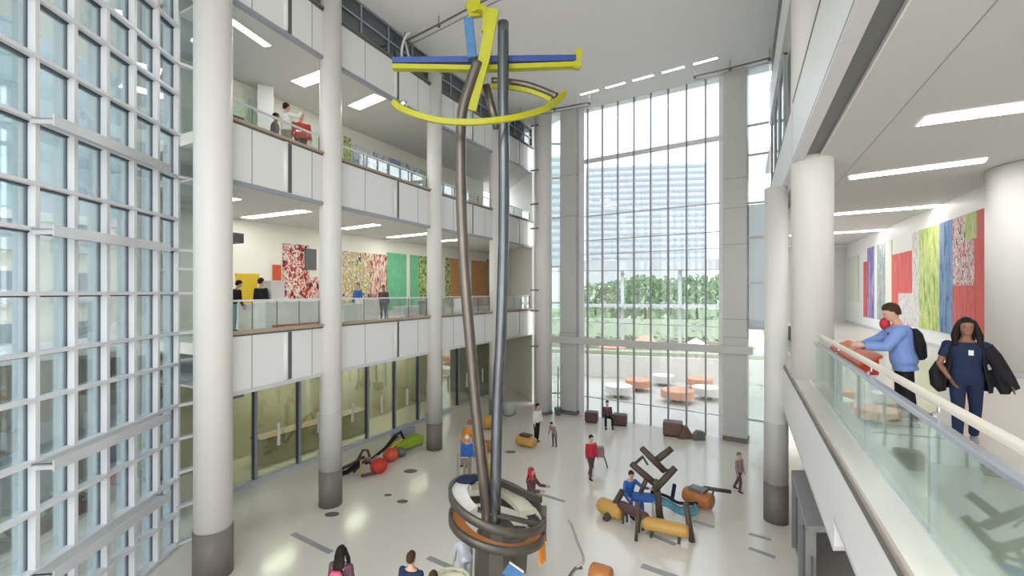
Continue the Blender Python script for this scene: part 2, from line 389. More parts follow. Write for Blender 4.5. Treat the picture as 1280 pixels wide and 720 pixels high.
# folded corner panels towards the first column
f0 = cols[0]; f1 = Vector((-8.30,12.45)); f2 = Vector((-9.9,14.4))
w2 = struct(MB().wallseg(f0, f1, 0, H+9.8, 0, .012).wallseg(f1, f2, 0, H+9.8, 0, .012).build('window_corner', 'glassL'))
for c in (f1,):
    MB().wallseg(c-wd*.045, c+wd*.045, 0, H+9.8, -.1, 0).build('mullion', 'aluw', w2)
for z in (-6.55,-5.6,-4.7,-3.82,-2.95,-1.07,.6,-.03,1.09,2.99,4.1,5.95,7.85,9.75):
    MB().wallseg(f0, f1, H+z-.035, H+z+.035, -.16, .012).build('transom', 'aluw', w2)
# dark ends of the gallery slabs met by the corner glazing
for z in (-2.9, 1.55, 4.9):
    MB().box((-8.15,12.9,H+z),(.6,.5,.28),R(-28)).build('bracket', 'dkgrey', w2)
# light shelves
def light_shelf(i0, i1, z, label):
    a, b_ = cols[i0], cols[i1]
    t = thing('light_shelf', (a.x,a.y,H+z), label, 'light shelf', 'metal light shelves on the curtain wall')
    l = lambda v: Vector((v.x-a.x, v.y-a.y)); A, B = l(a), l(b_)
    d = (B-A).normalized(); n = Vector((-d.y,d.x)); sg = -1 if n.dot(-wn) < 0 else 1
    MB().wallseg(A-d*.15, B-d*.2, -.03, .0, sg*.13, sg*.48).build('shelf_plate', 'shelf', t)
    MB().wallseg(A-d*.15, B-d*.2, -.13, .06, sg*.48, sg*.51).build('front_lip', 'alu', t)
    for P_ in (A-d*.15, B-d*.24):
        MB().wallseg(P_, P_+d*.04, -.10, .0, sg*.13, sg*.48).build('end_plate', 'alu', t)
    return t
light_shelf(5, 1, 2.99, 'metal light shelf highest up the glass curtain wall')
light_shelf(5, 1, 1.09, 'metal light shelf just above the eye-level transom of the curtain wall')
light_shelf(5, 1, -2.95, 'metal light shelf low on the curtain wall, second from the floor')
light_shelf(5, 1, -4.85, 'metal light shelf closest to the floor on the curtain wall')

# ------------------------------------------------------------------ end wall
def pillar(x, y, wx, wy, rz, label, joints):
    t = thing('square_pillar', (x,y,0), label, 'pillar', 'clad pillars of the end wall', rz)
    MB().box((0,0,(H+9.8)/2+.1),(wx,wy,H+9.6)).build('cladding', 'pillar', t, bevel=.03)
    MB().box((0,0,.1),(wx+.04,wy+.04,.2)).build('plinth_band', 'base', t)
    for z in joints: MB().box((0,0,H+z),(wx+.012,wy+.012,.03)).build('cladding_joint', 'midgrey', t)
    return t
ez = math.atan2(ed.y, ed.x)
t = thing('round_column', (1.72,24.5,0), 'wide pale end column with dark foot, standing before the glass strip beside the window wall', 'column', 'round columns')
s = MB().lathe([(.46,.15),(.46,H+9.8)], n=40).build('shaft', 'col', t); smooth_side(s)
s = MB().lathe([(.5,0),(.5,.15)], n=40).build('base_wrap', 'base', t); smooth_side(s)
pillar(3.2,24.45,.95,.7,ez,'grey clad pillar at the narrow side of the tall end window, by the pale end column',(4.1,6.3,-2.2))
pillar(10.0,20.0,.95,.7,ez,'grey clad pillar at the corridor side of the tall end window',(5.0,3.7,2.1,-1.2,-2.0))
def eline(s_): return (3.2+ed.x*s_, 24.6+ed.y*s_)
w = struct(MB().wallseg(eline(.4), eline(7.85), 0, H+9.8, 0, .012).build('window_end', 'glassE'))
for i in range(9):
    s_ = 1.05+.843*i; c = Vector(eline(s_))
    MB().wallseg(c-ed*.028, c+ed*.028, 0, H+9.8, -.1, .05).build('mullion', 'wmull', w)
for z, th, m_ in ((7.0,.22,'alu'),(4.05,.06,'alu'),(2.75,.05,'alu'),(2.0,.04,'alu'),(-1.6,.04,'alu'),(-5.6,.05,'alu')):
    MB().wallseg(eline(.4), eline(7.85), H+z-th/2, H+z+th/2, -.06, .06).build('transom', m_, w)
MB().wallseg(eline(.45), eline(.85), 0, H+9.8, -.08, -.02).build('side_frame', 'aluw', w)
MB().wallseg(eline(7.5), eline(7.85), 0, H+9.8, -.02, .04).build('side_frame', 'aluw', w)
# big mid transom beam running in front of pillars
tag(MB().wallseg((2.1,24.75), eline(8.9), H-2.72, H-2.38, -.45, -.36).build('tie_beam', 'pillar', bevel=.01), 'long grey horizontal beam across the tall end window', 'beam')
struct(MB().wallseg((1.3,26.4),(1.75,24.75), 0, H+9.8, 0, .05).build('wall_end_return', 'white'))
w = struct(MB().wallseg((2.0,24.85),(3.0,24.85), 0, H+9.8, 0, .012).build('window_strip', 'glassL'))
b = MB()
for z in (-5.6,-2.5,-.6,1.4,4.1,6.3,8.2): b.wallseg((2.0,24.85),(3.0,24.85), H+z-.04, H+z+.04, -.08, .03)
b.build('transom', 'pillar', w)
for z in (8.9,6.5,4.7,3.4,.1,-1.0,-2.9):
    tag(MB().box((1.2,23.95,H+z),(.45,.07,.07),R(-25)).build('wall_bracket', 'dkgrey'), 'small dark bracket on the pale end column', 'bracket', 'brackets on the pale end column')
w = struct(MB().wallseg(eline(8.3), eline(9.5), 0, H+9.8, 0, .012).build('window_slot', 'glassL'))
b = MB()
for z in (-5.6,-1.6,.4,2.4,3.9,6.0,7.3): b.wallseg(eline(8.3), eline(9.5), H+z-.04, H+z+.04, -.08, .03)
b.build('transom', 'pillar', w)
MB().wallseg(eline(8.3), eline(9.5), H-1.6, H+3.9, .4, .45).build('frosted_backing', 'kerb', w)

# ------------------------------------------------------------------ right side building
def rline(x0, ya, yb): return rf(x0, ya), rf(x0, yb)
def rslab(x0, x1, ya, yb, z0, z1): return MB().prism([rf(x0,ya), rf(x0,yb), rf(x1,yb), rf(x1,ya)], z0, z1)
FR = H-2.0
YA, YE = -3.0, 19.25
struct(rslab(1.22, 6.96, YA, 30, FR-.35, FR).build('floor_corridor', 'floor'))
struct(rslab(6.96, 7.15, YA, 34, FR, H+3.4).build('wall_right', 'white'))
struct(MB().prism([rf(.9,30),rf(.9,30.2),rf(7,30.2),rf(7,30)], FR, H+3.05).build('wall_right_end', 'white'))
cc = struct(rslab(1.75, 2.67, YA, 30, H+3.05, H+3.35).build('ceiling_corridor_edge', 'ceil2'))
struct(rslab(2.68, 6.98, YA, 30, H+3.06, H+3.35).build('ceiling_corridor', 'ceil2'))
MB().prism([rf(2.668,YA),rf(2.668,30),rf(2.682,30),rf(2.682,YA)], H+3.045, H+3.1).build('seam', 'midgrey', cc)
MB().prism([rf(1.74,YA),rf(1.74,30),rf(1.77,30),rf(1.77,YA)], H+3.03, H+3.1).build('edge_bead', 'aluw', cc)
struct(rslab(1.42, 1.75, YA, 30, H+3.10, H+3.2).build('ceiling_recess', 'dkgrey'))
def parapet_r(za, zb, ya, yb, nm='wall_right_parapet', th=.22, lip=True):
    o = struct(rslab(1.2, 1.2+th, ya, yb, H+za, H+zb).build(nm, 'panel'))
    if lip: rslab(1.185, 1.2+th, ya, yb, H+za-.05, H+za).build('lower_edge_trim', 'alu', o)
    return o
o = parapet_r(-3.3,-2.12, 5.8, YE); o2 = parapet_r(-2.9,-2.12, YA, 5.8)
for O_, a_, b_ in ((o,5.8,YE),(o2,YA,5.8)):
    rslab(1.2, 1.52, a_, b_, H-2.12, H-2.06).build('sill', 'sill', O_)
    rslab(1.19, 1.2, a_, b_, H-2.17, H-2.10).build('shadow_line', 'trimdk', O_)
    rslab(1.52, 1.56, a_, b_, H-2.08, H-1.99).build('glass_channel', 'aluw', O_)
o = parapet_r(3.05,4.4, YA, YE)
rslab(1.19, 1.45, YA, YE, H+4.4, H+4.46).build('coping', 'trimdk', o)
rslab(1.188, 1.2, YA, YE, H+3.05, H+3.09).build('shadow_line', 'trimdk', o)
struct(rslab(1.42, 7.1, YA, YE+8, H+3.4, H+3.7).build('floor_upper_right', 'cream'))
o = parapet_r(7.2,8.6, YA, YE)
rslab(1.19, 1.45, YA, YE, H+8.6, H+8.66).build('coping', 'trimdk', o)
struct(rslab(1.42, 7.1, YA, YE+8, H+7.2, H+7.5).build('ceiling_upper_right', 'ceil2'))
struct(rslab(5.0, 5.2, YA, YE+8, H+3.7, H+9.8).build('wall_right_upper', 'white'))
struct(rslab(1.25, 1.4, YA, YE, H+8.66, H+9.8).build('window_attic_right', 'glassS'))
# glazed frames in the upper right openings
for (za, zb) in ((4.46,7.2),):
    for ya, yb in ((13.4,15.2),(15.3,17.2),(17.3,19.2)):
        w = struct(rslab(1.3,1.32,ya,yb,H+za,H+zb).build('window_upper', 'glassS'))
        b = MB()
        for yy in (ya, yb-.06): b.prism([rf(1.25,yy),rf(1.25,yy+.06),rf(1.38,yy+.06),rf(1.38,yy)], H+za, H+zb)
        b.prism([rf(1.25,ya),rf(1.25,yb),rf(1.38,yb),rf(1.38,ya)], H+zb-.1, H+zb)
        b.build('window_frame', 'alu', w)
# ground floor wall under the corridor and the dark vestibule
struct(rslab(3.4, 3.6, YA, YE, 0, FR-.35).build('wall_right_ground', 'white'))
struct(rslab(1.3, 3.4, YA, YE, FR-.42, FR-.36).build('ceiling_ground_right', 'ceil2'))
t = thing('vestibule', (*rf(1.3,8.9),0), 'low dark grey glazed vestibule under the corridor parapet', 'vestibule')
ox, oy = rf(1.3,8.9)
def rloc(x0, y): a = rf(x0,y); return (a[0]-ox, a[1]-oy)
MB().prism([rloc(1.3,11.7),rloc(1.3,8.9),rloc(3.2,8.9),rloc(3.2,11.7)],1.82,1.95).build('canopy', 'midgrey', t)
for y_ in (11.55,10.2,9.0): MB().prism([rloc(1.3,y_),rloc(1.3,y_+.15),rloc(1.5,y_+.15),rloc(1.5,y_)],0,1.82).build('post', 'midgrey', t)
MB().prism([rloc(1.4,11.7),rloc(1.4,8.9),rloc(1.42,8.9),rloc(1.42,11.7)],0,1.3).build('dark_panel', 'dkgrey', t)
MB().prism([rloc(1.4,11.65),rloc(1.4,11.7),rloc(3.2,11.7),rloc(3.2,11.65)],0,1.82).build('side_panel', 'midgrey', t)

round_column(6.98,10.42,.42,FR,H+9.8,'round white column standing on the corridor sill where the handrail begins', False, 0)
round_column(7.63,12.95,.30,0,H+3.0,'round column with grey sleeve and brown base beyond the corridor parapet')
round_column(12.9,10.65,1.15,FR,H+3.05,'massive round white column at the corridor wall beside the red edge of the mural', False, 0)
b_ = MB().lathe([(1.165,0),(1.165,.12)], n=48).build('skirting', 'kerb', bpy.data.objects[-1] if False else None)
b_.location = (12.9,10.65,FR); struct(b_); b_.name = 'trim_column_skirting'
struct(rslab(6.93, 6.965, 12.3, 30, FR, FR+.14).build('baseboard_right', 'kerb'))

# corridor railing
t = thing('corridor_railing', (*rf(1.5,0),FR), 'glass corridor railing with pale wooden handrail and steel cap, in front of the walking woman', 'railing')
ox, oy = rf(1.5,0)
def rl(x0, y): a = rf(x0,y); return (a[0]-ox, a[1]-oy)
MB().prism([rl(1.53,-2),rl(1.53,9.25),rl(1.548,9.25),rl(1.548,-2)], -.02, .93).build('glass_panel', 'glassR', t)
MB().bar([(*rl(1.54,-2),.955),(*rl(1.54,9.25),.955)], .085, .05).build('glass_cap', 'railcap', t, bevel=.01)
hr = cat_([(*rl(1.64,-2),1.09),(*rl(1.64,9.1),1.09)],2)
MB().bar([(*rl(1.64,-2),1.09),(*rl(1.64,9.35),1.09)], .085, .06).build('handrail', 'handrail', t, bevel=.02)
MB().bar([(*rl(1.62,9.35),1.11),(*rl(1.62,9.35),0)], .05, .07, up=(0,1,0)).build('end_post', 'handrail', t, bevel=.01)
for y_ in (7.6,5.67,3.73,1.8):
    x_ = rl(1.585,y_)
    po = MB().box((x_[0],x_[1],.49),(.035,.07,.98),-math.atan(TAN)).build('post', 'railcap', t)
    MB().tube([(*rl(1.58,y_),.98),(*rl(1.64,y_),1.0),(*rl(1.64,y_),1.07)], .012, 8).build('handrail_bracket', 'chrome', po)
t = thing('glass_railing', (*rf(1.5,10.9),FR), 'short glass railing between the corridor columns with a pale handrail', 'railing')
ox, oy = rf(1.5,10.9)
MB().prism([rl(1.45,10.9),rl(1.45,12.6),rl(1.465,12.6),rl(1.465,10.9)], 0, .93).build('glass_panel', 'glassR', t)
MB().bar([(*rl(1.5,10.9),1.02),(*rl(1.5,12.65),1.02)], .08, .06).build('handrail', 'handrail', t)
MB().bar([(*rl(1.45,10.9),.88),(*rl(1.45,12.65),.88)], .05, .05).build('glass_cap', 'aluw', t)
for y_ in (11.2,11.7,12.2): MB().tube([(*rl(1.48,y_),0),(*rl(1.48,y_),.95)], .014, 8).build('post', 'dkgrey', t)

# ------------------------------------------------------------------ ceiling lights
def strip(p, q, w_, z, label, m_='lampc', group='ceiling light strips'):
    p, q = Vector(p), Vector(q); t = thing('ceiling_light', (p.x,p.y,z), label, 'ceiling light', group)
    tr_ = MB().wallseg((0,0), (q-p), -.008, .0, -w_/2-.04, w_/2+.04, .04).build('trim', 'aluw', t)
    MB().wallseg((0,0), (q-p), -.012, 0, -w_/2, w_/2).build('diffuser', m_, tr_)
    return t
strip((7.3,8.0),(9.3,6.9),.5,H+3.05,'wide ceiling light strip closest to the massive column in the corridor')
strip((9.0,11.95),(10.95,10.35),.45,H+3.05,'second ceiling light strip down the corridor')
strip((12.6,17.6),(15.9,15.3),.5,H+3.05,'third ceiling light strip, ending above the mural')
strip((15.0,24.2),(18.6,21.8),.5,H+3.05,'ceiling light strip at the far end of the corridor')
strip((-10.2,17.2),(-7.2,15.7),.4,H+2.85,'gallery light strip above the yellow panel')
strip((-9.6,14.2),(-8.4,13.6),.35,H+2.85,'short gallery light strip beside the thickest column')
strip((-7.6,20.2),(-5.7,18.9),.4,H+2.85,'gallery light strip above the collage wall')
strip((-6.4,23.4),(-4.0,21.7),.4,H+2.85,'gallery light strip above the green glass panels')
strip((-7.55,11.8),(-7.2,13.2),.22,H+7.25,'long slim light strip beside the thickest column, upper gallery')
strip((-7.45,15.6),(-6.2,14.9),.5,H+7.25,'square-ended light panel above the red-clothed person')
strip((-6.2,17.6),(-4.9,16.6),.5,H+7.25,'square-ended light panel on the upper gallery past the second column')
for i in range(5):
    a = Vector((3.4,22.25))+ed*(1.33*i); tt = strip(a, a+ed*.95, .12, H+9.8, 'slim light strip in the row on the high atrium ceiling', group='row of slim lights on the high ceiling')
strip((-4.6,25.4),(-2.6,24.2),.4,H+2.85,'gallery light strip furthest along the middle gallery')
# fill strips added to brighten the lobby behind its glazing
for i, (x,y) in enumerate(((-9.6,17.2),(-7.6,20.6),(-5.5,24.2))):
    strip((x,y),(x+.7,y+1.2),.3,H-2.46,'added fill light strip brightening the glazed ground floor room', 'lobbyfill', 'added fill lights of the ground floor room')

# ------------------------------------------------------------------ murals and gallery walls
def rgb(*a): return tuple(a)
W_ = (.74,.72,.66)
col = {
 'm_red': collage('mural_red', [(.62,.06,.05),(.70,.10,.09)], (2,2,.5), 2., soft=True),
 'm_bw': collage('mural_black_white', [(.05,.05,.10),W_,(.55,.10,.10),(.75,.75,.72),(.10,.12,.25),W_], (3,3,.8), 3.),
 'm_blue': collage('mural_blue', [(.05,.10,.28),(.12,.25,.45),(.20,.30,.45),(.08,.14,.30)], (3,3,.5), 2.),
 'm_green': collage('mural_green', [(.12,.35,.05),(.45,.55,.12),(.62,.65,.30),(.25,.42,.08),(.55,.40,.15)], (4,4,.6), 2.4),
 'm_white': collage('mural_mixed', [(.20,.40,.15),W_,(.55,.55,.62),W_,(.50,.12,.10),(.78,.76,.70)], (4,4,.7), 2.6),
 'm_redw': collage('mural_red_white', [(.60,.07,.07),(.66,.10,.09),(.70,.14,.12),W_], (3,3,.4), 2.4),
 'm_pale': collage('mural_pale', [(.74,.74,.66),(.68,.72,.60),(.76,.75,.70)], (2,2,.5), 2., soft=True),
 'm_purple': collage('mural_purple', [(.10,.10,.40),(.30,.20,.40),(.45,.45,.60),(.50,.10,.12)], (4,4,.5), 2.),
 'm_grey': collage('mural_grey', [(.40,.38,.40),(.20,.30,.30),(.55,.52,.52),(.45,.15,.18)], (4,4,.6), 2.2),
 'c_red': collage('collage_red', [(.04,.03,.03),(.55,.06,.05),W_,(.60,.12,.10),(.70,.62,.50),(.10,.10,.08)], (2,2,1.6), 2.6, detail=4),
 'c_mix': collage('collage_mix', [(.08,.08,.05),W_,(.50,.45,.10),(.55,.30,.25),W_,(.20,.25,.10)], (2,2,1.2), 3.2, detail=4),
 'c_warm': collage('collage_warm', [(.25,.04,.03),(.62,.28,.20),W_,(.60,.20,.12),(.72,.55,.42)], (2.4,2.4,.9), 3.2, detail=4),
 'c_green': collage('green_glass_print', [(.10,.42,.20),(.16,.50,.28),(.22,.56,.33)], (2,2,1), 3., soft=True),
 'c_leafy': collage('leafy_print', [(.12,.16,.06),(.40,.50,.15),(.62,.66,.45),(.25,.30,.10)], (2,2,2), 3., detail=4),
 'p_green': collage('green_white_print', [(.30,.55,.32),(.72,.76,.66),(.50,.68,.45),(.75,.76,.70)], (2,2,2), 3., soft=True),
 'p_blue': collage('blue_white_print', [(.70,.72,.74),(.72,.74,.76),(.20,.28,.50),(.70,.74,.76)], (2,2,1), 3.),
 'orangep': collage('orange_print', [(.60,.24,.10),(.66,.36,.16),(.55,.20,.08)], (4,4,1), 4., soft=True),
}
# big corridor mural: panels between Y=12.7 and 25.5 on the wall X0=6.96
t = thing('mural', (*rf(6.96,12.7),H-1.4), 'long streaky abstract mural of red, green and blue bands on the corridor wall', 'mural')
ox, oy = rf(6.96,12.7)
segs = [(12.7,13.35,'m_red'),(13.35,14.7,'m_bw'),(14.7,15.7,'m_blue'),(15.7,17.5,'m_green'),(17.5,18.2,'m_white'),(18.2,20.7,'m_redw'),(20.7,21.6,'m_pale'),(21.6,22.9,'m_grey'),(22.9,23.4,'m_pale'),(23.4,24.7,'m_purple'),(24.7,25.5,'m_redw')]
for a_, b_, k_ in segs:
    p_, q_ = rl(6.96,a_), rl(6.96,b_)
    top = 2.40 if k_ not in ('m_redw',) else 1.7
    MB().prism([p_, q_, rl(6.93,b_), rl(6.93,a_)], 0, 1.4+top).build('painted_panel', col[k_], t)
MB().prism([rl(6.93,18.2),rl(6.93,19.8),rl(6.925,19.8),rl(6.925,18.2)], 0, 1.35).build('drip_pattern', col['m_white'], t)
MB().prism([rl(6.93,13.3),rl(6.93,14.7),rl(6.925,14.7),rl(6.925,13.3)], 0, 1.6).build('drip_pattern', col['m_redw'], t)
MB().prism([rl(6.93,13.2),rl(6.93,13.9),rl(6.925,13.9),rl(6.925,13.2)], 3.0, 3.8).build('green_patch', col['m_green'], t)
t = tag(rslab(6.92,6.95,26.6,29.2,H-.6,H+2.2).build('mural', col['m_pale']), 'faint pale pinkish mural panel at the far end of the corridor wall', 'mural')

def on_back(line, seg, a_, b_, z0, z1, off, m_, name, label, cat, group=None, parent=None):
    p, q = V2(line[seg]), V2(line[seg+1]); d = (q-p).normalized(); L = (q-p).length
    o = MB().wallseg(p+d*a_, p+d*b_, H+z0, H+z1, -off-.03, -off).build(name, m_)
    if label: tag(o, label, cat, group)
    return o
# middle gallery, first bay
def panel_px(px0, px1, z0, z1, off, m_, name, label, cat, line=LB, group=None):
    """flat wall piece hung on the gallery wall between two viewing directions"""
    def hit(px):
        r = (px-640)/560
        for i in range(len(line)-1):
            p, q = Vector(line[i]), Vector(line[i+1])
            den = (q.x-p.x) - r*(q.y-p.y)
            t_ = (r*p.y - p.x)/den
            if -.001 <= t_ <= 1.001 or i == len(line)-2: return p+(q-p)*t_, (q-p).normalized()
    a, d = hit(px0); b, d2 = hit(px1)
    o = MB().wallseg(a, b, H+z0, H+z1, -off-.04, -off).build(name, m_)
    if label: tag(o, label, cat, group)
    return o
panel_px(353,386,-1.15,2.1,0,col['c_red'],'collage_panel','tall red, black and white collage panel on the middle gallery wall','artwork')
panel_px(383,397,-1.0,.7,.06,col['c_red'],'collage_panel','smaller red and white lettered collage beside the dark green-black board','artwork')
panel_px(380,394,1.0,1.95,.06,'dkgrey','notice_board','dark green-black square board above the red collage','board')
panel_px(340,350,.15,1.15,.05,'redor','red_poster','narrow red poster on the cream gallery wall','poster')
panel_px(428,446,-.9,2.0,0,col['c_mix'],'collage_panel','yellow, black and white collage beside the second round column','artwork')
panel_px(446,462,-.9,2.0,0,col['c_mix'],'collage_panel','grey and white collage behind the person in blue on the middle gallery','artwork')
panel_px(462,483,-1.0,2.0,.02,col['c_warm'],'collage_panel','warm pink and brown collage next to the green glass panel','artwork')
panel_px(483,507,-1.0,2.15,.03,col['c_green'],'green_panel','wide bright green glass panel on the middle gallery','panel')
panel_px(512,522,-.9,2.15,.03,col['c_green'],'green_panel','narrow green glass panel beside the leafy print','panel')
panel_px(522,537,-.9,2.15,.03,col['c_leafy'],'leafy_print','leafy green and brown print by the third round column','artwork')
# further bays
panel_px(556,562,-1.0,2.2,.03,col['c_leafy'],'leafy_print','narrow leafy print past the third round column','artwork')
panel_px(562,575,-1.0,2.2,.03,col['orangep'],'orange_print','orange panel behind the bent steel pipe','panel')
panel_px(589,608,-1.0,2.2,.03,col['orangep'],'orange_print','orange panel between the two tall steel pipes','panel')
panel_px(608,616,-1.0,2.4,.02,'mullion','door_panel','slate door beside the orange panel on the middle gallery','door')
# white dividers
# upper gallery pinned prints
u = [(287,306,.5,1.9,'p_green','pale green window print beside the thickest column'),(311,324,.4,1.9,'p_green','pale green print beside the white pier on the upper gallery'),(384,402,.2,1.6,'p_green','pale green print behind the person in red'),
     (429,438,.5,1.9,'c_leafy','yellow-green print on the upper gallery'),(440,460,.5,1.7,'p_blue','white and blue print on the upper gallery'),(487,500,.4,1.7,'cyanp','blue print in the row on the upper gallery'),(466,486,.5,1.7,'p_blue','white print next to the blue print'),(502,520,.5,1.7,'p_blue','white print with a small blue mark'),(524,540,.5,1.7,'p_green','pale print closest to the third round column, upper gallery')]
col['cyanp'] = collage('blue_print', [(.15,.22,.45),(.35,.45,.62),(.20,.30,.50)], (2,2,2), 3., soft=True)
for a_, b_, z0, z1, k_, lb in u: panel_px(a_, b_, 4.6+z0, 4.9+z1, .02, col[k_], 'wall_print', lb, 'print', LB3)
tag(MB().box((-8.75,15.9,H+5.67),(.5,.5,3.14),R(30)).build('wall_pier', 'white'), 'square white pier on the upper gallery behind the two standing people', 'pier')

# middle gallery furniture
def ground(px, py, z=0.):  # helper for laying out: returns x,y at height z (relative to ground)
    y = (H-z)*560/(py-365) if py > 365 else 0
    return ((px-640)/560*y, y)
FG = H-1.3
def counter(x, y, L, D, hh, rz, label, m_='whitec', red=False):
    t = thing('display_counter', (x,y,FG), label, 'counter', rz=rz)
    MB().box((0,0,hh/2),(L,D,hh)).build('cabinet', m_, t, bevel=.015)
    MB().box((0,0,hh+.02),(L+.06,D+.06,.04)).build('worktop', 'white', t)
    if red: MB().box((0,-D/2-.005,.18),(L*.8,.02,.1)).build('red_band', 'redor', t)
    return t
counter(-7.55,15.3,2.2,.6,.95,R(62),'long white counter with a red band beneath the red collage',red=True)
counter(-8.2,15.4,.5,.5,1.65,R(62),'tall white pedestal under the red poster on the middle gallery')
counter(-9.3,16.1,.8,.5,.85,R(62),'low white counter between two people in front of the yellow panel')
counter(-6.2,19.2,.9,.5,1.0,R(62),'white counter between the person in blue and the person in dark red')
counter(-4.75,20.9,1.6,.6,.6,R(62),'low white display unit with a red band under the green panel',red=True)
counter(-6.3,17.3,.9,.5,.8,R(62),'white counter beside the second round column on the middle gallery')
counter(-2.6,24.0,1.0,.5,.9,R(60),'white counter on the middle gallery seen between the steel pipes')
t = thing('yellow_banner', (-10.05,17.0,FG), 'yellow tapered banner board standing on the middle gallery', 'banner', rz=R(20))
MB().hexa([(-.22,-.02,.5),(.22,-.02,.5),(.22,.02,.5),(-.22,.02,.5)],[(-.42,-.02,2.0),(.42,-.02,2.0),(.42,.02,2.0),(-.42,.02,2.0)]).build('board', 'yelpan', t)
MB().tube([(0,0.03,0),(0,.03,1.2)], .03, 10).build('pole', 'dkgrey', t); MB().box((0,.03,.02),(.5,.4,.04)).build('foot', 'dkgrey', t)
t = thing('ceiling_loudspeaker', (-4.0,20.3,FG), 'black bin by the third round column on the middle gallery', 'bin')
t.name = 'litter_bin'; MB().lathe([(.2,0),(.24,.75)], n=20).build('body', 'dkgrey', t); MB().lathe([(.25,.75),(.2,.86),(.08,.9)], n=20).build('lid', 'black', t)

# ------------------------------------------------------------------ sculpture
SY = 9.5
def S(px, py, dy=0.): y = SY+dy; return ((px-640)/560*SY, y, H+(365-py)/560*SY)
SX = -.32
t = thing('pipe_sculpture', (SX,SY,0), 'tall sculpture of two steel pipes crowned with yellow and blue bars and arcs', 'sculpture')
def sc(pts): return [(p[0]-SX, p[1]-SY, p[2]) for p in pts]
lp = cat_(sc([S(609,690),S(608,640),S(602,580),S(594,500),S(588,430),S(582,360),S(578,290),S(576,220),S(576,165),S(579,135),S(588,105),S(597,78)]), 6)
MB().tube(lp, .115, 20).build('bent_pipe', 'steel', t, True)
rp_ = cat_(sc([S(620,690),S(619,640),S(620,580),S(622,500),S(626,420),S(629,320),S(630,220),S(629,120),S(629,28)]), 6)
MB().tube(rp_, .118, 20).build('straight_pipe', 'steelb', t, True)
MB().bar(sc([S(487,69,.25),S(722,66,.25)]), .14, .13).build('blue_bar', 'blue', t, bevel=.01)
MB().bar(sc([S(487,77,.25),S(600,79,.25),S(728,74,.25)]), .16, .10).build('yellow_bar', 'yellow', t)
MB().bar(sc([S(723,79,.25),S(725,55,.25)]), .14, .12, up=(0,1,0)).build('yellow_upturn', 'yellow', t)
MB().bar(sc([S(585,20,.1),S(590,70,.1)]), .2, .14, up=(0,1,0)).build('blue_stub', 'cyan', t, bevel=.02)
MB().bar(sc([S(617,13,-.05),S(606,70,0),S(588,138,0)]), .24, .07, up=(0,1,0)).build('yellow_plank', 'yellow', t, bevel=.01)
MB().bar(cat_(sc([S(583,-6,.3),S(588,2,.3),S(598,4,.2),S(605,9,.1),S(608,20,0),S(606,40,0)]),5), .13, .12, up=(0,1,0)).build('yellow_hook', 'yellow', t)
MB().bar(sc([S(583,2,.3),S(600,-1,.3)]), .35, .1, up=(0,1,0)).build('yellow_tab', 'yellow', t)
MB().tube(sc([S(607,103,.15),S(621,158,.1)]), .085, 14).build('dark_strut', 'steel', t, True)
MB().bar(sc([S(611,103,.2),S(624,155,.15)]), .06, .05, up=(0,1,0)).build('strut_edge', 'yellow', t)
arc = cat_(sc([S(613,87,.5),S(632,88,.5),S(660,94,.45),S(682,103,.4),S(698,113,.3)]), 5)
MB().tube(arc, .075, 12).build('dark_arc', 'steel', t, True)
MB().bar([Vector(p)-Vector((.02,0,.12)) for p in arc[:-2]], .08, .09).build('yellow_arc_short', 'yellow', t)
arc2 = cat_(sc([S(498,137,-.4),S(508,147,-.5),S(530,158,-.6),S(560,165,-.6),S(600,166,-.6),S(640,159,-.5),S(675,143,-.2),S(695,125,.1),S(708,108,.3)]), 5)
MB().bar(arc2, .09, .12, up=(0,0,1)).build('yellow_arc', 'yellow', t, bevel=.01)
MB().ball(sc([S(512,142,-.5)])[0], .075, 16).build('chrome_ball', 'chrome', t, True)
# base rings
RC = (0,0,0)
tl = lambda a: -.30*math.cos(a)+.04*math.sin(a)
MB().ring(RC, .96, 1.02, H-4.56, H-4.39, tilt=tl).build('upper_band', 'bronze', t, True)
MB().ring(RC, .96, 1.02, H-4.98, H-4.82, tilt=lambda a: -.2*math.cos(a)).build('lower_band', 'bronze', t, True)
MB().ring((-.03,.05,0), .55, .90, H-4.62, H-4.50, a0=R(20), a1=R(165), n=32, tilt=tl).build('cream_shelf', 'creamc', t)
MB().ring((-.03,.02,0), .60, .93, H-4.56, H-4.46, a0=R(150), a1=R(235), n=24, tilt=tl).build('white_shelf', 'whitec', t)
MB().ring((0,0,0), .70, .95, H-4.94, H-4.90, a0=R(175), a1=R(360), n=24, tilt=lambda a: -.2*math.cos(a)).build('orange_tray', 'logo', t)
MB().bar([(-.95,.1,H-4.5),(0,-.05,H-4.7),(.98,-.1,H-4.9)], .12, .06).build('cross_arm', 'bronze', t)
MB().bar([(-.1,.9,H-4.35),(.55,.55,H-4.5),(.95,.2,H-4.5)], .08, .14).build('inner_band', 'bronze', t)
MB().bar([(1.0,-.1,H-4.5),(.99,-.12,H-5.2)], .09, .09, up=(0,1,0)).build('side_hanger', 'bronze', t)
MB().tube(sc([S(603,560,.35),S(609,600,.3),S(613,645,.2)]), .05, 12).build('tan_rod', 'log', t, True)
MB().lathe([(.44,0),(.48,.3),(.47,1.1),(.42,1.55),(.3,1.72)], n=10).build('plinth', 'plinth', t)
MB().hexa([(.2,-.3,.7),(.62,-.1,.7),(.55,.3,.7),(.2,.3,.7)],[(.3,-.3,1.5),(.66,-.15,1.5),(.62,.25,1.5),(.3,.3,1.5)]).build('plinth_wing', 'plinth', t)
o = MB()
for i in range(5): o.bar([(.86+.03*i,-.42+.05*i,H-5.02),(.88+.03*i,-.45+.05*i,H-5.55+.05*(i%2))], .05, .03, up=(0,1,0))
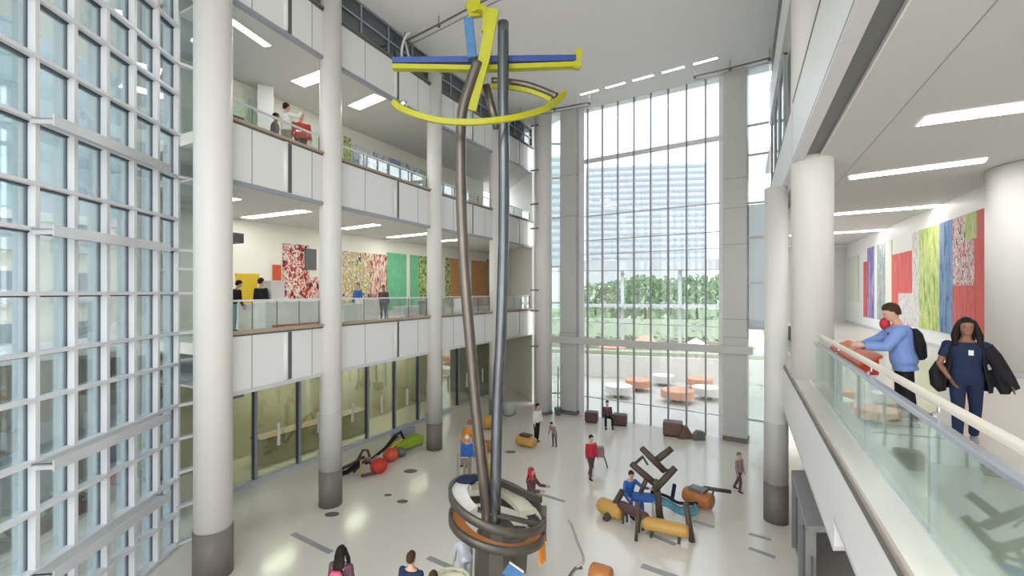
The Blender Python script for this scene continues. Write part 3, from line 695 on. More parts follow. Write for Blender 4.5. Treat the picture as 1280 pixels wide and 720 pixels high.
tag(o.build('orange_cloth', 'orange', origin=None), 'orange cloth hanging from the lower band of the pipe sculpture', 'cloth').location = (SX,SY,0)
o = MB().ball((0,0,0), .2, 16, (1.1,.8,.5)); o = o.ball((.15,.05,.02), .13, 12, (1,1,.5)).build('rolled_jacket', 'navy', smooth=True)
o.location = (-1.0,9.85,H-4.14); tag(o, 'navy rolled jacket lying on the white shelf of the pipe sculpture', 'jacket')

# ceiling tracks
def track(pts, label, r=.035, hang=1.0):
    p0 = Vector(pts[0]); t = thing('ceiling_track', p0, label, 'ceiling track')
    P_ = [Vector(p)-p0 for p in pts]; c = cat_(P_, 6)
    MB().tube(c, r, 10).build('rail', 'trimdk', t, True)
    MB().tube([p+Vector((.05,.1,-.13)) for p in c], r*.7, 8).build('lower_rail', 'pipe', t, True)
    for p in P_[::1]:
        hg = MB().tube([p, (p.x,p.y,H+9.8-p0.z)], .02, 8).build('hanger', 'pipe', t)
        MB().ball(p+Vector((0,0,-.05)), .07, 10).build('clamp', 'trimdk', hg, True)
    return t
track([(-4.05,16.9,H+9.45),(-2.6,15.9,H+9.5),(-1.3,14.9,H+9.5),(.9,13.3,H+9.5),(3.5,11.3,H+9.5)], 'dark ceiling track running from the gallery corner across the atrium behind the yellow hook')
track([(-2.3,24.0,H+9.5),(-.9,24.1,H+9.5),(.45,23.8,H+9.5),(2.2,23.1,H+9.45),(3.85,22.2,H+9.4)], 'curved dark ceiling track in front of the end pillars')
track([(8.0,19.6,H+9.45),(9.2,18.9,H+9.45),(10.4,18.1,H+9.45)], 'short ceiling track above the corridor side of the end window')
tr = thing('track_bracket', (-4.15,16.95,H+8.6), 'pale tubular bracket holding the ceiling track at the gallery corner', 'bracket')
MB().tube(cat_([(0,0,0),(.0,-.1,.5),(.15,-.15,.95),(.35,-.2,1.1)],6), .05, 10).build('arm', 'aluw', tr, True)
MB().tube([(.3,0,0),(.1,-.1,1.0)], .04, 10).build('brace', 'alu', tr, True); MB().box((.1,0,-.02),(.5,.25,.06)).build('base_plate', 'alu', tr)
MB().tube([(.2,-.1,.85),(.9,.2,.5),(1.4,1.2,.1)], .03, 8).build('stay', 'pipe', tr, True)

# ------------------------------------------------------------------ floor inlays
def inlay(px0, py0, px1, py1, w_, label, m_='grate', name='floor_grille'):
    a, b_ = Vector(ground(px0,py0)), Vector(ground(px1,py1))
    o = MB().wallseg((0,0), (b_-a), 0, .006, -w_/2, w_/2).build(name, m_); o.location = (a.x,a.y,0)
    return tag(o, label, 'floor grille', 'flush metal grilles in the pale floor')
inlay(366,667,414,691,.16,'long grey floor grille leading to the person in pink')
inlay(535,697,572,713,.16,'grey floor grille between the dark-haired head and the cream basket')
inlay(664,614,706,627,.14,'grey floor grille beside the red-haired person')
inlay(808,666,845,681,.16,'grey floor grille below the orange log benches')
inlay(802,707,848,723,.2,'grey floor grille at the bottom edge below the wooden tree')
inlay(936,667,964,675,.14,'upper of two parallel floor grilles beyond the parapet')
inlay(936,685,969,697,.14,'lower of two parallel floor grilles beyond the parapet')
inlay(866,651,893,659,.14,'grey floor grille beside the single log bench')
for px, py, wpx, lb in ((415,643,.42,'dark oval floor vent in front of the second column'),(503,627,.35,'small dark floor vent in front of the red poufs'),(513,589,.5,'dark floor vent beside the lime green seat'),(638,565,.45,'dark floor vent beside the yellow log bench and steel pipes'),(485,619,.25,'tiny dark floor vent near the red poufs')):
    x, y = ground(px,py); o = MB().lathe([(wpx*.5,0),(wpx*.5,.008)], n=24).build('floor_vent', 'vents'); o.scale = (1,.7,1); o.location = (x,y,0)
    tag(o, lb, 'floor vent')

# ------------------------------------------------------------------ people
def remeshed(mb, name, m, parent, voxel, it=4, bump=False):
    bmesh.ops.recalc_face_normals(mb.bm, faces=mb.bm.faces)
    me = bpy.data.meshes.new('tmp'); mb.bm.to_mesh(me); mb.bm.free()
    o = bpy.data.objects.new('tmp', me); C.objects.link(o)
    r = o.modifiers.new('r','REMESH'); r.mode = 'VOXEL'; r.voxel_size = voxel
    s = o.modifiers.new('s','SMOOTH'); s.iterations = it; s.factor = .5
    dg = bpy.context.evaluated_depsgraph_get(); dg.update()
    me2 = bpy.data.meshes.new_from_object(o.evaluated_get(dg)); me2.name = name
    bpy.data.objects.remove(o); bpy.data.meshes.remove(me)
    me2.materials.clear(); me2.materials.append(M[m] if isinstance(m, str) else m)
    for p in me2.polygons: p.use_smooth = True
    o = bpy.data.objects.new(name, me2); C.objects.link(o)
    if parent: o.parent = parent
    return o
TORSO = [(-.07,.135,.09,0),(-.02,.165,.112,.005),(.04,.165,.115,.005),(.13,.138,.10,0),(.24,.146,.105,-.005),(.35,.165,.112,-.005),(.43,.172,.10,0),(.485,.125,.08,.005),(.52,.065,.06,.008),(.56,.054,.056,.0)]
HEAD = [(.54,.05,.052,0),(.59,.050,.055,-.012),(.605,.056,.072,-.022),(.65,.070,.088,-.016),(.70,.077,.097,-.008),(.75,.076,.097,-.004),(.79,.062,.082,0),(.815,.038,.05,0),(.826,.012,.015,0)]
def person(x, y, z, rz, label, h=1.72, shirt='navy', pants='denim', hair='hairbr', skin='skin', shoe='black', lean=0., arms=None, legs=None, hipz=None,
           long_hair=False, sleeve=True, width=1., vox=.016, group=None, coat=None, backpack=None, fem=False, turn=0., nod=0., headgear=None, bulk=0.):
    k = h/1.755
    arms = arms or [((-.16,-.05,-1),(-.08,-.35,-1)),((.16,.05,-1),(.08,-.3,-1))]
    legs = legs or [((-.03,-.05,-1),(0,.05,-1)),((.03,.05,-1),(0,.1,-1))]
    t = thing('person', (x,y,z), label, 'person', group, rz); t.scale = (k,k,k)
    U = lambda v: Vector(v).normalized()
    LT, LS, AU, AF = .43, .42, .285, .25
    if hipz is None: hipz = max(-(U(a).z*LT+U(b).z*LS) for a, b in legs)+.085
    else: hipz = hipz/k
    hip = Vector((0,0,hipz)); Rm = Matrix.Rotation(lean, 3, 'X')       # positive lean tips towards -Y
    up = lambda p: hip + Rm @ Vector(p)
    Hm = Matrix.Rotation(turn, 3, 'Z') @ Matrix.Rotation(nod, 3, 'X')
    hd = lambda p: up(Vector((0,0,.56)) + Hm @ (Vector(p)-Vector((0,0,.56))))
    def section(b, prof, f, g=0., wd=1.):
        rings = []; n = 16
        for zz, rx, ry, yo in prof:
            rings.append([b.bm.verts.new(f(((rx*wd+g)*math.cos(2*math.pi*j/n), yo+(ry+g)*math.sin(2*math.pi*j/n), zz))) for j in range(n)])
        for a, c in zip(rings, rings[1:]):
            for j in range(n): b.bm.faces.new((a[j], a[(j+1)%n], c[(j+1)%n], c[j]))
        b.bm.faces.new(rings[0][::-1]); b.bm.faces.new(rings[-1])
    sh = [up((-.185*width,0,.435)), up((.185*width,0,.435))]
    arm = []
    for i in (0,1):
        e = sh[i]+U(arms[i][0])*AU; w_ = e+U(arms[i][1])*AF; arm.append((sh[i], e, w_))
    lg = []
    for i in (0,1):
        hp = hip+Vector(((-.085,.085)[i],0,-.02)); kn = hp+U(legs[i][0])*LT; an = kn+U(legs[i][1])*LS; lg.append((hp, kn, an))
    b = MB(); section(b, TORSO, up, 0, width); section(b, HEAD, hd)
    b.ball(hd((0,-.108,.685)), .017, 8, (.8,1,1.3)); b.ball(hd((0,-.09,.61)), .022, 8, (1,.7,.6))
    for s in (-1,1): b.ball(hd((s*.078,.005,.685)), .022, 8, (.4,.8,1.3))
    for i in (0,1):
        S_, E_, W2 = arm[i]; fd = (W2-E_).normalized()
        b.tube([S_, lerpv(S_,E_,.3), E_, lerpv(E_,W2,.3), W2], [.052,.047,.038,.037,.025], 12)
        b.ball(S_, .054, 10); b.ball(E_, .038, 10)
        sd = fd.cross(Vector((1,0,0)) if abs(fd.x) < .8 else Vector((0,1,0))).normalized(); nn = fd.cross(sd)
        b.tube([W2-fd*.01, W2+fd*.045, W2+fd*.09], [(.026,.018),(.04,.016),(.038,.014)], 10, up=nn)
        side = fd.cross(nn).normalized()
        cu = Vector((-(1 if i else -1),0,0))*.012
        for f_, (o_, ln) in enumerate(((-.03,.062),(-.01,.075),(.01,.07),(.029,.055))):
            a0 = W2+fd*.08+side*o_
            b.tube([a0, a0+fd*ln*.5+cu*.4, a0+fd*ln+cu*1.6], [.0095,.009,.0075], 6)
        a0 = W2+fd*.03-side*.03; b.tube([a0, a0+fd*.03-side*.022, a0+fd*.06-side*.03], [.012,.011,.009], 6)
        hp, kn, an = lg[i]
        b.tube([hp, lerpv(hp,kn,.4), kn, lerpv(kn,an,.35), an], [.085,.075,.055,.054,.036], 12); b.ball(kn, .055, 10)
        b.tube([an+Vector((0,.04,-.045)), an+Vector((0,-.05,-.05)), an+Vector((0,-.15,-.062))], [(.036,.035),(.042,.03),(.036,.018)], 10)
    remeshed(b, 'body', skin, t, vox)
    # top
    b = MB(); section(b, [p for p in TORSO if p[0] < .5] if not bulk else [(-.14,.15,.10,.005)]+[p for p in TORSO if p[0] < .5], up, .02+bulk, width)
    for i in (0,1):
        S_, E_, W2 = arm[i]; b.ball(S_, .07+bulk*.5, 12)
        if sleeve: b.tube([S_, lerpv(S_,E_,.4), E_, lerpv(E_,W2,.4), lerpv(E_,W2,.93)], [v+bulk*.7 for v in (.068,.062,.054,.052,.042)], 12); b.ball(E_, .054, 10)
        else: b.tube([S_, lerpv(S_,E_,.6)], [.064,.06], 12)
    remeshed(b, 'shirt', shirt, t, vox, 3)
    if coat:
        b = MB(); section(b, [(-.22,.20,.13,.02),(-.1,.20,.14,.02),(.05,.185,.13,.01),(.2,.175,.125,.01),(.38,.19,.13,.0),(.44,.185,.11,0),(.5,.11,.085,0)], up, .0, width)
        coat(b, arm, up); remeshed(b, 'coat', 'black', t, vox, 2)
    b = MB(); section(b, [(-.10,.14,.10,0),(-.03,.168,.118,.005),(.06,.162,.112,.005),(.10,.15,.108,.0)], up, .014, width)
    for hp, kn, an in lg:
        b.tube([hp, lerpv(hp,kn,.4), kn, lerpv(kn,an,.4), lerpv(kn,an,.97)], [.098,.088,.068,.066,.055], 12); b.ball(hp, .1, 10); b.ball(kn, .068, 10)
    remeshed(b, 'trousers', pants, t, vox, 3)
    for hp, kn, an in lg:
        b = MB(); b.tube([an+Vector((0,.065,-.045)), an+Vector((0,.0,-.04)), an+Vector((0,-.08,-.05)), an+Vector((0,-.175,-.066))], [(.034,.036),(.045,.045),(.048,.034),(.03,.016)], 12)
        b.build('shoe', shoe, t, True)
    b = MB()
    if headgear is None or long_hair:
        section(b, [(.635,.058,.036,.058),(.67,.078,.064,.042),(.71,.087,.087,.026),(.76,.088,.105,.008),(.80,.072,.092,.004),(.832,.04,.055,0),(.842,.012,.015,0)], hd)
    if long_hair:
        section(b, [(.33,.07,.02,.13),(.40,.11,.03,.125),(.47,.12,.045,.10),(.58,.115,.05,.065),(.68,.10,.06,.045),(.76,.09,.07,.03)], hd)
        for s in (-1,1): b.tube([hd((s*.07,-.03,.79)), hd((s*.098,-.02,.70)), hd((s*.125,-.04,.58)), hd((s*.13,-.08,.44))], [.022,.034,.045,.028], 8)
    if headgear is None or long_hair: remeshed(b, 'hair', hair, t, max(.008, vox*.7), 2)
    if headgear is not None:
        b = MB(); section(b, [(.70,.084,.10,.002),(.74,.088,.108,0),(.79,.078,.095,.0),(.83,.04,.05,0),(.836,.01,.01,0)], hd)
        b.build('cap', headgear, t, True)
    if vox < .012:
        for s in (-1,1): MB().ball(hd((s*.031,-.092,.70)), .0095, 8, (1.4,.8,.8)).build('eye', 'eye', t, True)
        MB().ball(hd((0,-.1,.637)), .02, 10, (1.2,.5,.35)).build('mouth', 'lip', t, True)
    if backpack:
        b = MB(); section(b, [(.0,.12,.05,.18),(.03,.14,.075,.185),(.2,.145,.085,.19),(.36,.13,.07,.185),(.43,.09,.04,.17)], up); bp = b.build('backpack', backpack, t, True)
        for s in (-1,1): MB().tube([up((s*.11,.13,.44)), up((s*.12,0,.475)), up((s*.12,-.13,.40)), up((s*.13,-.12,.2)), up((s*.14,.1,.1))], .016, 8).build('shoulder_strap', backpack, bp, True)
    return t
def lerpv(a, b, t): return a+(b-a)*t

# the man at the corridor railing: side-on, leaning over the red counter, blue jacket, backpack
mx, my = 5.90, 6.75
person(mx, my, FR, R(-122), 'person in light blue jacket with black backpack leaning over the red counter', h=1.84, shirt='sky', pants='black', hair='hairbr',
       lean=.14, width=1.1, bulk=.03, vox=.0095, backpack='black', nod=.25, arms=[((-.05,-.75,-.65),(.18,-.75,-.35)),((.05,-.55,-.8),(-.18,-.9,.0))], legs=[((-.03,-.05,-1),(0,.08,-1)),((.03,.10,-1),(0,.12,-1))])
# the woman walking towards the camera
def coat_fn(b, arm, up):
    S_, E_, W2 = arm[1]; b.tube([S_, lerpv(S_,E_,.5), E_, W2], [.09,.085,.08,.07], 12)
    b.tube([E_+Vector((.0,.02,.1)), E_+Vector((.05,.03,-.1)), W2+Vector((.06,.02,-.1)), W2+Vector((.08,0,-.25))], [.06,.09,.08,.05], 12)
    S_, E_, W2 = arm[0]; b.tube([lerpv(S_,E_,.9), lerpv(E_,W2,.5), W2+Vector((-.04,.04,-.12)), W2+Vector((-.02,.04,-.26))], [.055,.075,.09,.06], 12)
wo = person(6.03, 5.95, FR, R(-38), 'person with long dark hair and black draped coat walking along the corridor', h=1.67, shirt='navy', pants='navy', hair='hairbk', skin='skinb',
       long_hair=True, sleeve=False, vox=.0095, shoe='midgrey', arms=[((-.32,.0,-1),(.38,-.55,-.75)),((.42,.05,-1),(.45,-.15,-.9))], legs=[((-.02,-.28,-1),(0,.10,-1)),((.04,.14,-1),(0,.36,-1))], turn=.1,
       coat=None)
b = MB()
def wsec(b, prof):
    rings = []; n = 20; a0, a1 = R(-38), R(218)   # open at the front
    for zz, rx, ry, yo in prof:
        out = [b.bm.verts.new((rx*math.cos(a0+(a1-a0)*j/n), yo+ry*math.sin(a0+(a1-a0)*j/n), zz)) for j in range(n+1)]
        inn = [b.bm.verts.new(((rx-.02)*math.cos(a0+(a1-a0)*j/n), yo+(ry-.02)*math.sin(a0+(a1-a0)*j/n), zz)) for j in range(n+1)]
        rings.append((out, inn))
    for (a,ai),(c,ci) in zip(rings, rings[1:]):
        for j in range(n): b.bm.faces.new((a[j],a[j+1],c[j+1],c[j])); b.bm.faces.new((ai[j],ci[j],ci[j+1],ai[j+1]))
        b.bm.faces.new((a[0],c[0],ci[0],ai[0])); b.bm.faces.new((a[n],ai[n],ci[n],c[n]))
    o, i_ = rings[0]; [b.bm.faces.new((o[j],i_[j],i_[j+1],o[j+1])) for j in range(n)]
    o, i_ = rings[-1]; [b.bm.faces.new((o[j],o[j+1],i_[j+1],i_[j])) for j in range(n)]
wsec(b, [(.72,.27,.17,.03),(.82,.27,.175,.03),(.95,.235,.165,.02),(1.1,.205,.155,.01),(1.25,.205,.15,.01),(1.34,.20,.14,.0),(1.39,.15,.11,.0)])
b.tube([(.19,0,1.36),(.27,.02,1.22),(.34,.02,1.06),(.40,0,.92),(.47,-.02,.80)], [.075,.085,.085,.08,.05], 12)
b.tube([(.30,.03,1.05),(.36,.05,.85),(.38,.03,.72)], [.07,.085,.05], 12)
b.tube([(-.26,.03,1.1),(-.31,.04,.95),(-.28,.04,.78),(-.24,.03,.68)], [.05,.075,.09,.05], 12)
remeshed(b, 'coat', 'black', wo, .011, 3)
MB().box((.03,-.145,1.27),(.05,.01,.07)).build('badge', 'whitec', wo)
# red mask / folded leaflet held by the man is his red scarf
t = thing('red_counter', (*rf(1.98,7.9),FR), 'red slope-topped counter standing behind the corridor railing beside the person with the backpack', 'counter')
ox, oy = rf(1.98,7.9)
MB().hexa([(*rl(1.8,6.9),.70),(*rl(1.8,9.0),.70),(*rl(2.12,9.0),.72),(*rl(2.12,6.9),.72)],[(*rl(1.8,6.9),.86),(*rl(1.8,9.0),.86),(*rl(2.12,9.0),.98),(*rl(2.12,6.9),.98)]).build('cabinet', 'red', t, bevel=.01)
for u_, v_ in ((1.83,6.95),(1.83,8.95),(2.09,8.95),(2.09,6.95)): MB().tube([(*rl(u_,v_),0),(*rl(u_,v_),.72)], .018, 8).build('leg', 'alu', t)
MB().hexa([(*rl(1.78,6.85),.86),(*rl(1.78,9.05),.86),(*rl(2.16,9.05),.99),(*rl(2.16,6.85),.99)],[(*rl(1.78,6.85),.90),(*rl(1.78,9.05),.90),(*rl(2.16,9.05),1.03),(*rl(2.16,6.85),1.03)]).build('worktop', 'redor', t)
# scarf of the man
sc_ = MB().ball((0,0,0), .085, 14, (.8,.8,1.15)).build('red_balloon', 'crimson', smooth=True)
sc_.location = (5.75, 6.91, H-.49); tag(sc_, 'round red object held up at the face of the person with the backpack', 'red object')
sc_.name = 'red_pouch'
t = thing('dark_planter', (11.9,18.2,FR), 'dark seat with a person-sized heap at the far end of the corridor', 'armchair'); t.name='armchair'
MB().box((0,0,.3),(.9,.9,.6)).build('seat', 'dkgrey', t, bevel=.05); MB().box((.35,.1,.65),(.25,.9,.7)).build('backrest', 'midgrey', t, bevel=.05)

# gallery people
person(-9.3,14.9,FG, R(150), 'person in black jacket bending by the yellow banner, beside the thickest column', 1.72, 'black','teal','hairbk', lean=.3)
person(-8.35,14.9,FG, R(160), 'person in black jacket standing between the yellow banner and the white pedestal', 1.76, 'black','navy','hairbk', width=1.15)
person(-6.75,19.6,FG, R(-30), 'person in blue top in front of the grey collage on the middle gallery', 1.7, 'bluec','denim','hairgr')
person(-5.85,20.4,FG, R(20), 'person in dark red top in front of the warm collage on the middle gallery', 1.6, 'plum','black','hairbk', skin='skinb')
person(-7.05,14.0,H+4.1, R(150), 'person in white top on the upper gallery, next to the person in red', 1.8, 'whitec','khaki','hairbk', arms=[((-.7,-.3,-.2),(.3,-.6,.8)),((.5,-.3,-.5),(.2,-.6,.9))])
person(-7.85,14.75,H+4.1, R(120), 'person in brown top on the upper gallery beside the white pier', 1.8, 'plum','black','hairbk', skin='skinb', lean=.1)
person(-6.85,14.55,H+4.1, R(30), 'person in bright red top on the upper gallery', 1.7, 'red','plum','hairrd', width=1.25)

# atrium people
def gp_(px, py): return ground(px, py)
def P(px, py, rz, label, **k): x, y = gp_(px, py); return person(x, y, 0, R(rz), label, **k)
P(581,583,150,'person in orange top reaching forward, behind the person with the blue back', h=1.75, shirt='orange', pants='khaki', hair='hairrd', lean=.5, vox=.02)
P(584,599,170,'person in blue top beside the bent steel pipe, with walking frame', h=1.55, shirt='bluec', pants='dkgrey' if False else 'khaki', hair='hairgr', headgear='whitec', vox=.02)
P(664,656,60,'person with bright red headscarf and blue trousers behind the pipe sculpture rings', h=1.62, shirt='plum', pants='bluec', hair='crimson', long_hair=True, vox=.016, arms=[((-.3,-.7,-.6),(.1,-.9,.1)),((.3,-.5,-.7),(-.1,-.9,.1))])
P(671,552,40,'person in black and white standing behind the yellow log bench', h=1.7, shirt='whitec', pants='black', hair='hairbk', vox=.02, lean=.1)
P(693,558,-40,'small person in rose clothing crouching beside the yellow log bench', h=1.15, shirt='rose', pants='plum', hair='hairbk', vox=.02, lean=.5)
P(759,533,0,'person in dark clothes seated between the two maroon box seats', h=1.65, shirt='plum', pants='dkgrey' if False else 'black', hair='hairbk', hipz=.5, vox=.02, legs=[((-.2,-1,0),(0,-.1,-1)),((.2,-1,0),(0,-.1,-1))])
P(739,598,20,'person in dark red top walking, near the maroon box seats', h=1.55, shirt='crimson', pants='plum', hair='hairbk', vox=.02, legs=[((0,-.3,-1),(0,.1,-1)),((0,.25,-1),(0,.5,-1))])
P(924,614,30,'slight person in grey and rose walking alone below the corridor parapet', h=1.3, shirt='rose', pants='midgrey' if False else 'plum', hair='hairgr', vox=.02, legs=[((0,-.3,-1),(0,.1,-1)),((0,.25,-1),(0,.5,-1))])
t_ = P(786,640,20,'person in blue and white kneeling on the log bench beside the wooden tree', h=1.6, shirt='bluec', pants='bluec', hair='hairbr', headgear=None, vox=.018, hipz=.55, lean=.2, legs=[((-.3,-1,-.1),(0,-.1,-1)),((.3,-1,-.1),(0,-.1,-1))], arms=[((-.4,-.3,-.8),(.1,-.8,-.4)),((.5,-.5,-.5),(.4,-.8,.1))])
person(-3.28,8.6,0, R(170), 'person with long dark hair and a pink backpack at the bottom of the picture', 1.72, 'plum','black','hairbk', long_hair=True, vox=.014, backpack='pink')
person(-1.90,8.45,0, R(160), 'person with brown hair in navy jacket at the bottom edge', 1.70, 'navy','denim','hairbr', vox=.014, width=1.1)
person(-1.38,7.85,0, R(180), 'person of whom only the dark brown hair shows at the bottom edge', 1.70, 'plum','denim','hairbr', vox=.016)
person(-1.0,9.75,0, R(200), 'person in pale lavender top bending behind the cream basket beside the sculpture plinth', 1.45, 'kerb','kerb','hairgr', vox=.016, lean=.9, headgear='whitec')

# ------------------------------------------------------------------ atrium furniture
def log_bench(pa, pb, r, m_, label, dark=None, z=None, group='log benches'):
    a, b_ = Vector(gp_(*pa)), Vector(gp_(*pb)); d = b_-a; L = d.length
    t = thing('log_bench', (a.x,a.y,0), label, 'bench', group, math.atan2(d.y,d.x))
    zc = z or r*1.02
    MB().tube([(0,0,zc),(.08*L,0,zc),(.5*L,0,zc*1.0),(L*.92,0,zc),(L,0,zc)], [r*.8,r,r*1.03,r*.98,r*.85], 14, flat=.9).build('log', m_, t, True)
    if z:
        for u_ in (.2,.8):
            MB().tube([(L*u_,-r*.6,0),(L*u_,-r*.3,zc)], .035, 8).build('leg', 'bronze', t); MB().tube([(L*u_,r*.6,0),(L*u_,r*.3,zc)], .035, 8).build('leg', 'bronze', t)
    if dark: MB().box((L*.5,.0,zc+r*.95),(L*.6,r*1.3,.1)).build('cushion', dark, t, bevel=.03)
    return t
log_bench((750,640),(778,652),.24,'log','stubby yellow log bench at the left end of the group round the wooden tree')
log_bench((775,650),(808,668),.15,'maroon','dark purple-brown log under the person in blue', z=.45)
log_bench((803,667),(861,680),.19,'log','long yellow-orange log bench in front of the wooden tree', z=.32)
log_bench((856,627),(890,639),.27,'logo','orange log bench with a dark cushion standing alone beyond the wooden tree','dkgrey')
log_bench((647,556),(668,561),.25,'log','yellow log bench with a dark red cushion beside the steel pipes','maroon')
log_bench((604,537),(622,534),.33,'log','yellow log bench seen between the two tall steel pipes')
log_bench((606,562),(618,566),.22,'logo','orange-red log end seen low between the two steel pipes')
log_bench((608,592),(617,600),.22,'log','amber log seen between the steel pipes above the rings')
log_bench((738,730),(764,738),.25,'logo','orange-brown log bench at the bottom edge beside the twisted rod')
# wooden tree of crossed timbers
x0, y0 = gp_(826,652)
t = thing('timber_tree', (x0,y0,0), 'dark wooden tree of crossed timbers standing among the log benches', 'sculpture')
def T(px, py, dy=0): return ((px-826)/560*y0, dy, (652-py)/560*y0*1.0)
MB().tube([(0,0,0),T(824,640),T(823,622),T(819,600)], [.11,.10,.10,.09], 12).build('trunk', 'bark', t, True)
for nm, a_, b_, r_, dy in (('branch',T(817,612),T(843,583),.10,-.05),('branch',T(822,608),T(791,582),.10,.08),('branch',T(830,588),T(802,560),.10,-.02),('branch',T(818,580),T(842,563),.10,.1),('branch',T(802,618),T(812,597),.07,.1)):
    a_ = Vector(a_)+Vector((0,dy,0)); b_ = Vector(b_)+Vector((0,dy*1.6,0)); d = (b_-a_)
    MB().tube([a_, a_+d*.5, b_], [r_*.95, r_, r_*.9], 10).build(nm, 'bark', t, True)
MB().bar([T(794,582,.1), T(806,574,.2), T(812,584,.2)], .06, .08, up=(0,1,0)).build('branch', 'bark', t)
MB().bar([T(825,588,.0), T(842,586,-.1)], .07, .06, up=(0,1,0)).build('branch', 'bark', t)
# posts, blue and teal objects of the group
def post(px, py, hgt, r, lean, label, name='timber_post', m_='bark', cat='post'):
    x, y = gp_(px,py); t = MB().tube([(0,0,0),(lean[0]*.5,lean[1]*.5,hgt*.5),(lean[0],lean[1],hgt)], r, 10).build(name, m_, smooth=True); t.location = (x,y,0); return tag(t, label, cat)
post(865,677,.95,.08,(-.12,.1),'dark post at the end of the long yellow-orange log bench')
post(795,676,.95,.045,(.12,.15),'thin dark bent stand in front of the person in blue')
post(756,651,.75,.09,(.6,.3),'leaning brown timber against the stubby yellow log')
t = thing('blue_bench', (*gp_(807,645),0), 'blue topped bench between the person in blue and the wooden tree', 'bench', rz=R(-10))
MB().box((0,0,.55),(.8,.35,.16)).build('seat', 'bluec', t, bevel=.03); MB().box((.25,-.05,.27),(.12,.3,.5)).build('leg', 'whitec', t); MB().box((-.25,0,.27),(.1,.3,.5)).build('leg', 'rose', t)
t = thing('teal_lounger', (*gp_(845,652),0), 'teal and black curved lounger behind the long yellow-orange log', 'lounger', rz=R(-18))
MB().bar(cat_([(-.6,0,.55),(-.25,0,.5),(.1,0,.34),(.45,0,.36),(.55,0,.5)],6), .42, .09).build('seat', 'teal', t, bevel=.02)
MB().bar(cat_([(-.7,.22,.68),(-.25,.22,.6),(.1,.22,.45),(.6,.22,.52)],6), .06, .07).build('rail', 'black', t); 
for s in (-.4,.35): MB().tube([(s,0,0),(s,0,.4)], .03, 8).build('leg', 'black', t)
t = thing('handle_rod', (*gp_(888,632),0), 'dark rod sticking out from the orange log bench', 'rod'); MB().tube([(-.2,0,.55),(.6,-.05,.45)], .06, 10).build('rod', 'bronze', t, True); MB().tube([(.0,0,0),(.1,0,.5)], .03, 8).build('leg', 'bronze', t)
post(840,625,.5,.06,(.08,0),'small dark upright piece beside the wooden tree trunk', m_='navy')
# maroon box seats, brown seats
def box_seat(px, py, w_, d_, h_, rz, m_, label):
    x, y = gp_(px,py); t = thing('box_seat', (x,y,0), label, 'seat', rz=R(rz))
    MB().box((0,0,h_*.5+.03),(w_,d_,h_)).build('seat', m_, t, bevel=.06); MB().box((0,0,.03),(w_*.85,d_*.85,.06)).build('base', 'black', t); return t
box_seat(739.5,527,.65,.5,.5,-20,'maroon','maroon box seat closer to the pale end column')
box_seat(775,531,.70,.5,.52,-20,'maroon','dark maroon box seat beside the seated person in dark clothes')
box_seat(841,544,.85,.6,.62,-22,'brown','reddish brown box seat before the end window')
x, y = gp_(857,547); t = MB().hexa([(-.4,-.25,0),(.35,-.25,0),(.35,.25,0),(-.4,.25,0)],[(-.12,-.1,.55),(.05,-.1,.55),(.05,.12,.55),(-.12,.12,.55)]).build('wedge_cushion', 'brown', bevel=.04); t.location=(x,y,0); tag(t,'brown wedge cushion leaning beside the brown box seat','cushion')
x, y = gp_(872,549); t = MB().hexa([(-.3,-.2,0),(.3,-.2,0),(.3,.2,0),(-.3,.2,0)],[(-.05,-.12,.42),(.28,-.12,.36),(.28,.12,.36),(-.05,.12,.42)]).build('bag', 'dkgrey', bevel=.05); t.location=(x,y,0); tag(t,'dark grey slumped bag at the end of the brown seats','bag')
x, y = gp_(636,519); t = MB().lathe([(.2,0),(.34,.08),(.36,.4),(.28,.68),(.12,.76)], n=24).build('pouf', 'sage', smooth=True); t.location=(x,y,0); tag(t,'grey-green rounded pouf beside the straight steel pipe','pouf')
x, y = gp_(748,585); t = MB().box((0,0,.62),(.42,.25,.4)).build('bag', 'rose', bevel=.06); t.location=(x,y,0)
MB().tube([(-.2,0,0),(-.2,0,.45),(.2,0,.45),(.35,0,0)], .03, 8).build('stand', 'dkgrey', t); tag(t,'rose coloured bag on a dark hoop stand beside the walking person','bag')
# twisted rod, basket, blue board
x, y = gp_(722,738)
t = thing('twisted_rod', (x,y,0), 'thin twisted metal rod standing at the bottom edge', 'sculpture')
MB().tube(cat_([(-.12,0,0),(-.14,0,.30),(-.02,0,.50),(.12,0,.62),(.10,0,.80),(-.02,.0,1.1),(-.12,0,1.4),(-.2,0,1.55)],6), .03, 8).build('rod', 'pipe', t, True)
MB().tube(cat_([(-.2,0,0),(-.2,0,.25),(-.05,0,.48),(.1,0,.5)],6), .035, 8).build('hoop', 'bronze', t, True)
t = thing('wicker_basket', (-1.22,8.75,0), 'cream and green basket chair beside the sculpture plinth', 'basket')
MB().lathe([(.25,0),(.34,.35),(.36,.7),(.42,.78),(.40,.9),(.36,.86),(.34,.5),(.2,.4)], n=24).build('shell', 'creamc', t, True)
MB().ring((0,0,.82), .38, .44, 0, .05).build('rim', 'lime', t); MB().ring((0,0,.95), .36, .40, 0, .04).build('upper_rim', 'creamc', t)
for a in range(6): MB().tube([(.38*math.cos(a),.38*math.sin(a),.8),(.38*math.cos(a),.38*math.sin(a),1.0)], .02, 6).build('upright', 'creamc', t)
t = thing('blue_board', (.02,8.75,0), 'small blue tilted board with white edge in front of the sculpture plinth', 'board')
MB().box(None,(.34,.03,.26),M4=Matrix.Translation((0,0,1.12)) @ Matrix.Rotation(R(35),4,'Y')).build('panel', 'cyan', t)
MB().box(None,(.34,.032,.03),M4=Matrix.Translation((.07,0,1.23)) @ Matrix.Rotation(R(35),4,'Y')).build('edge_strip', 'whitec', t)
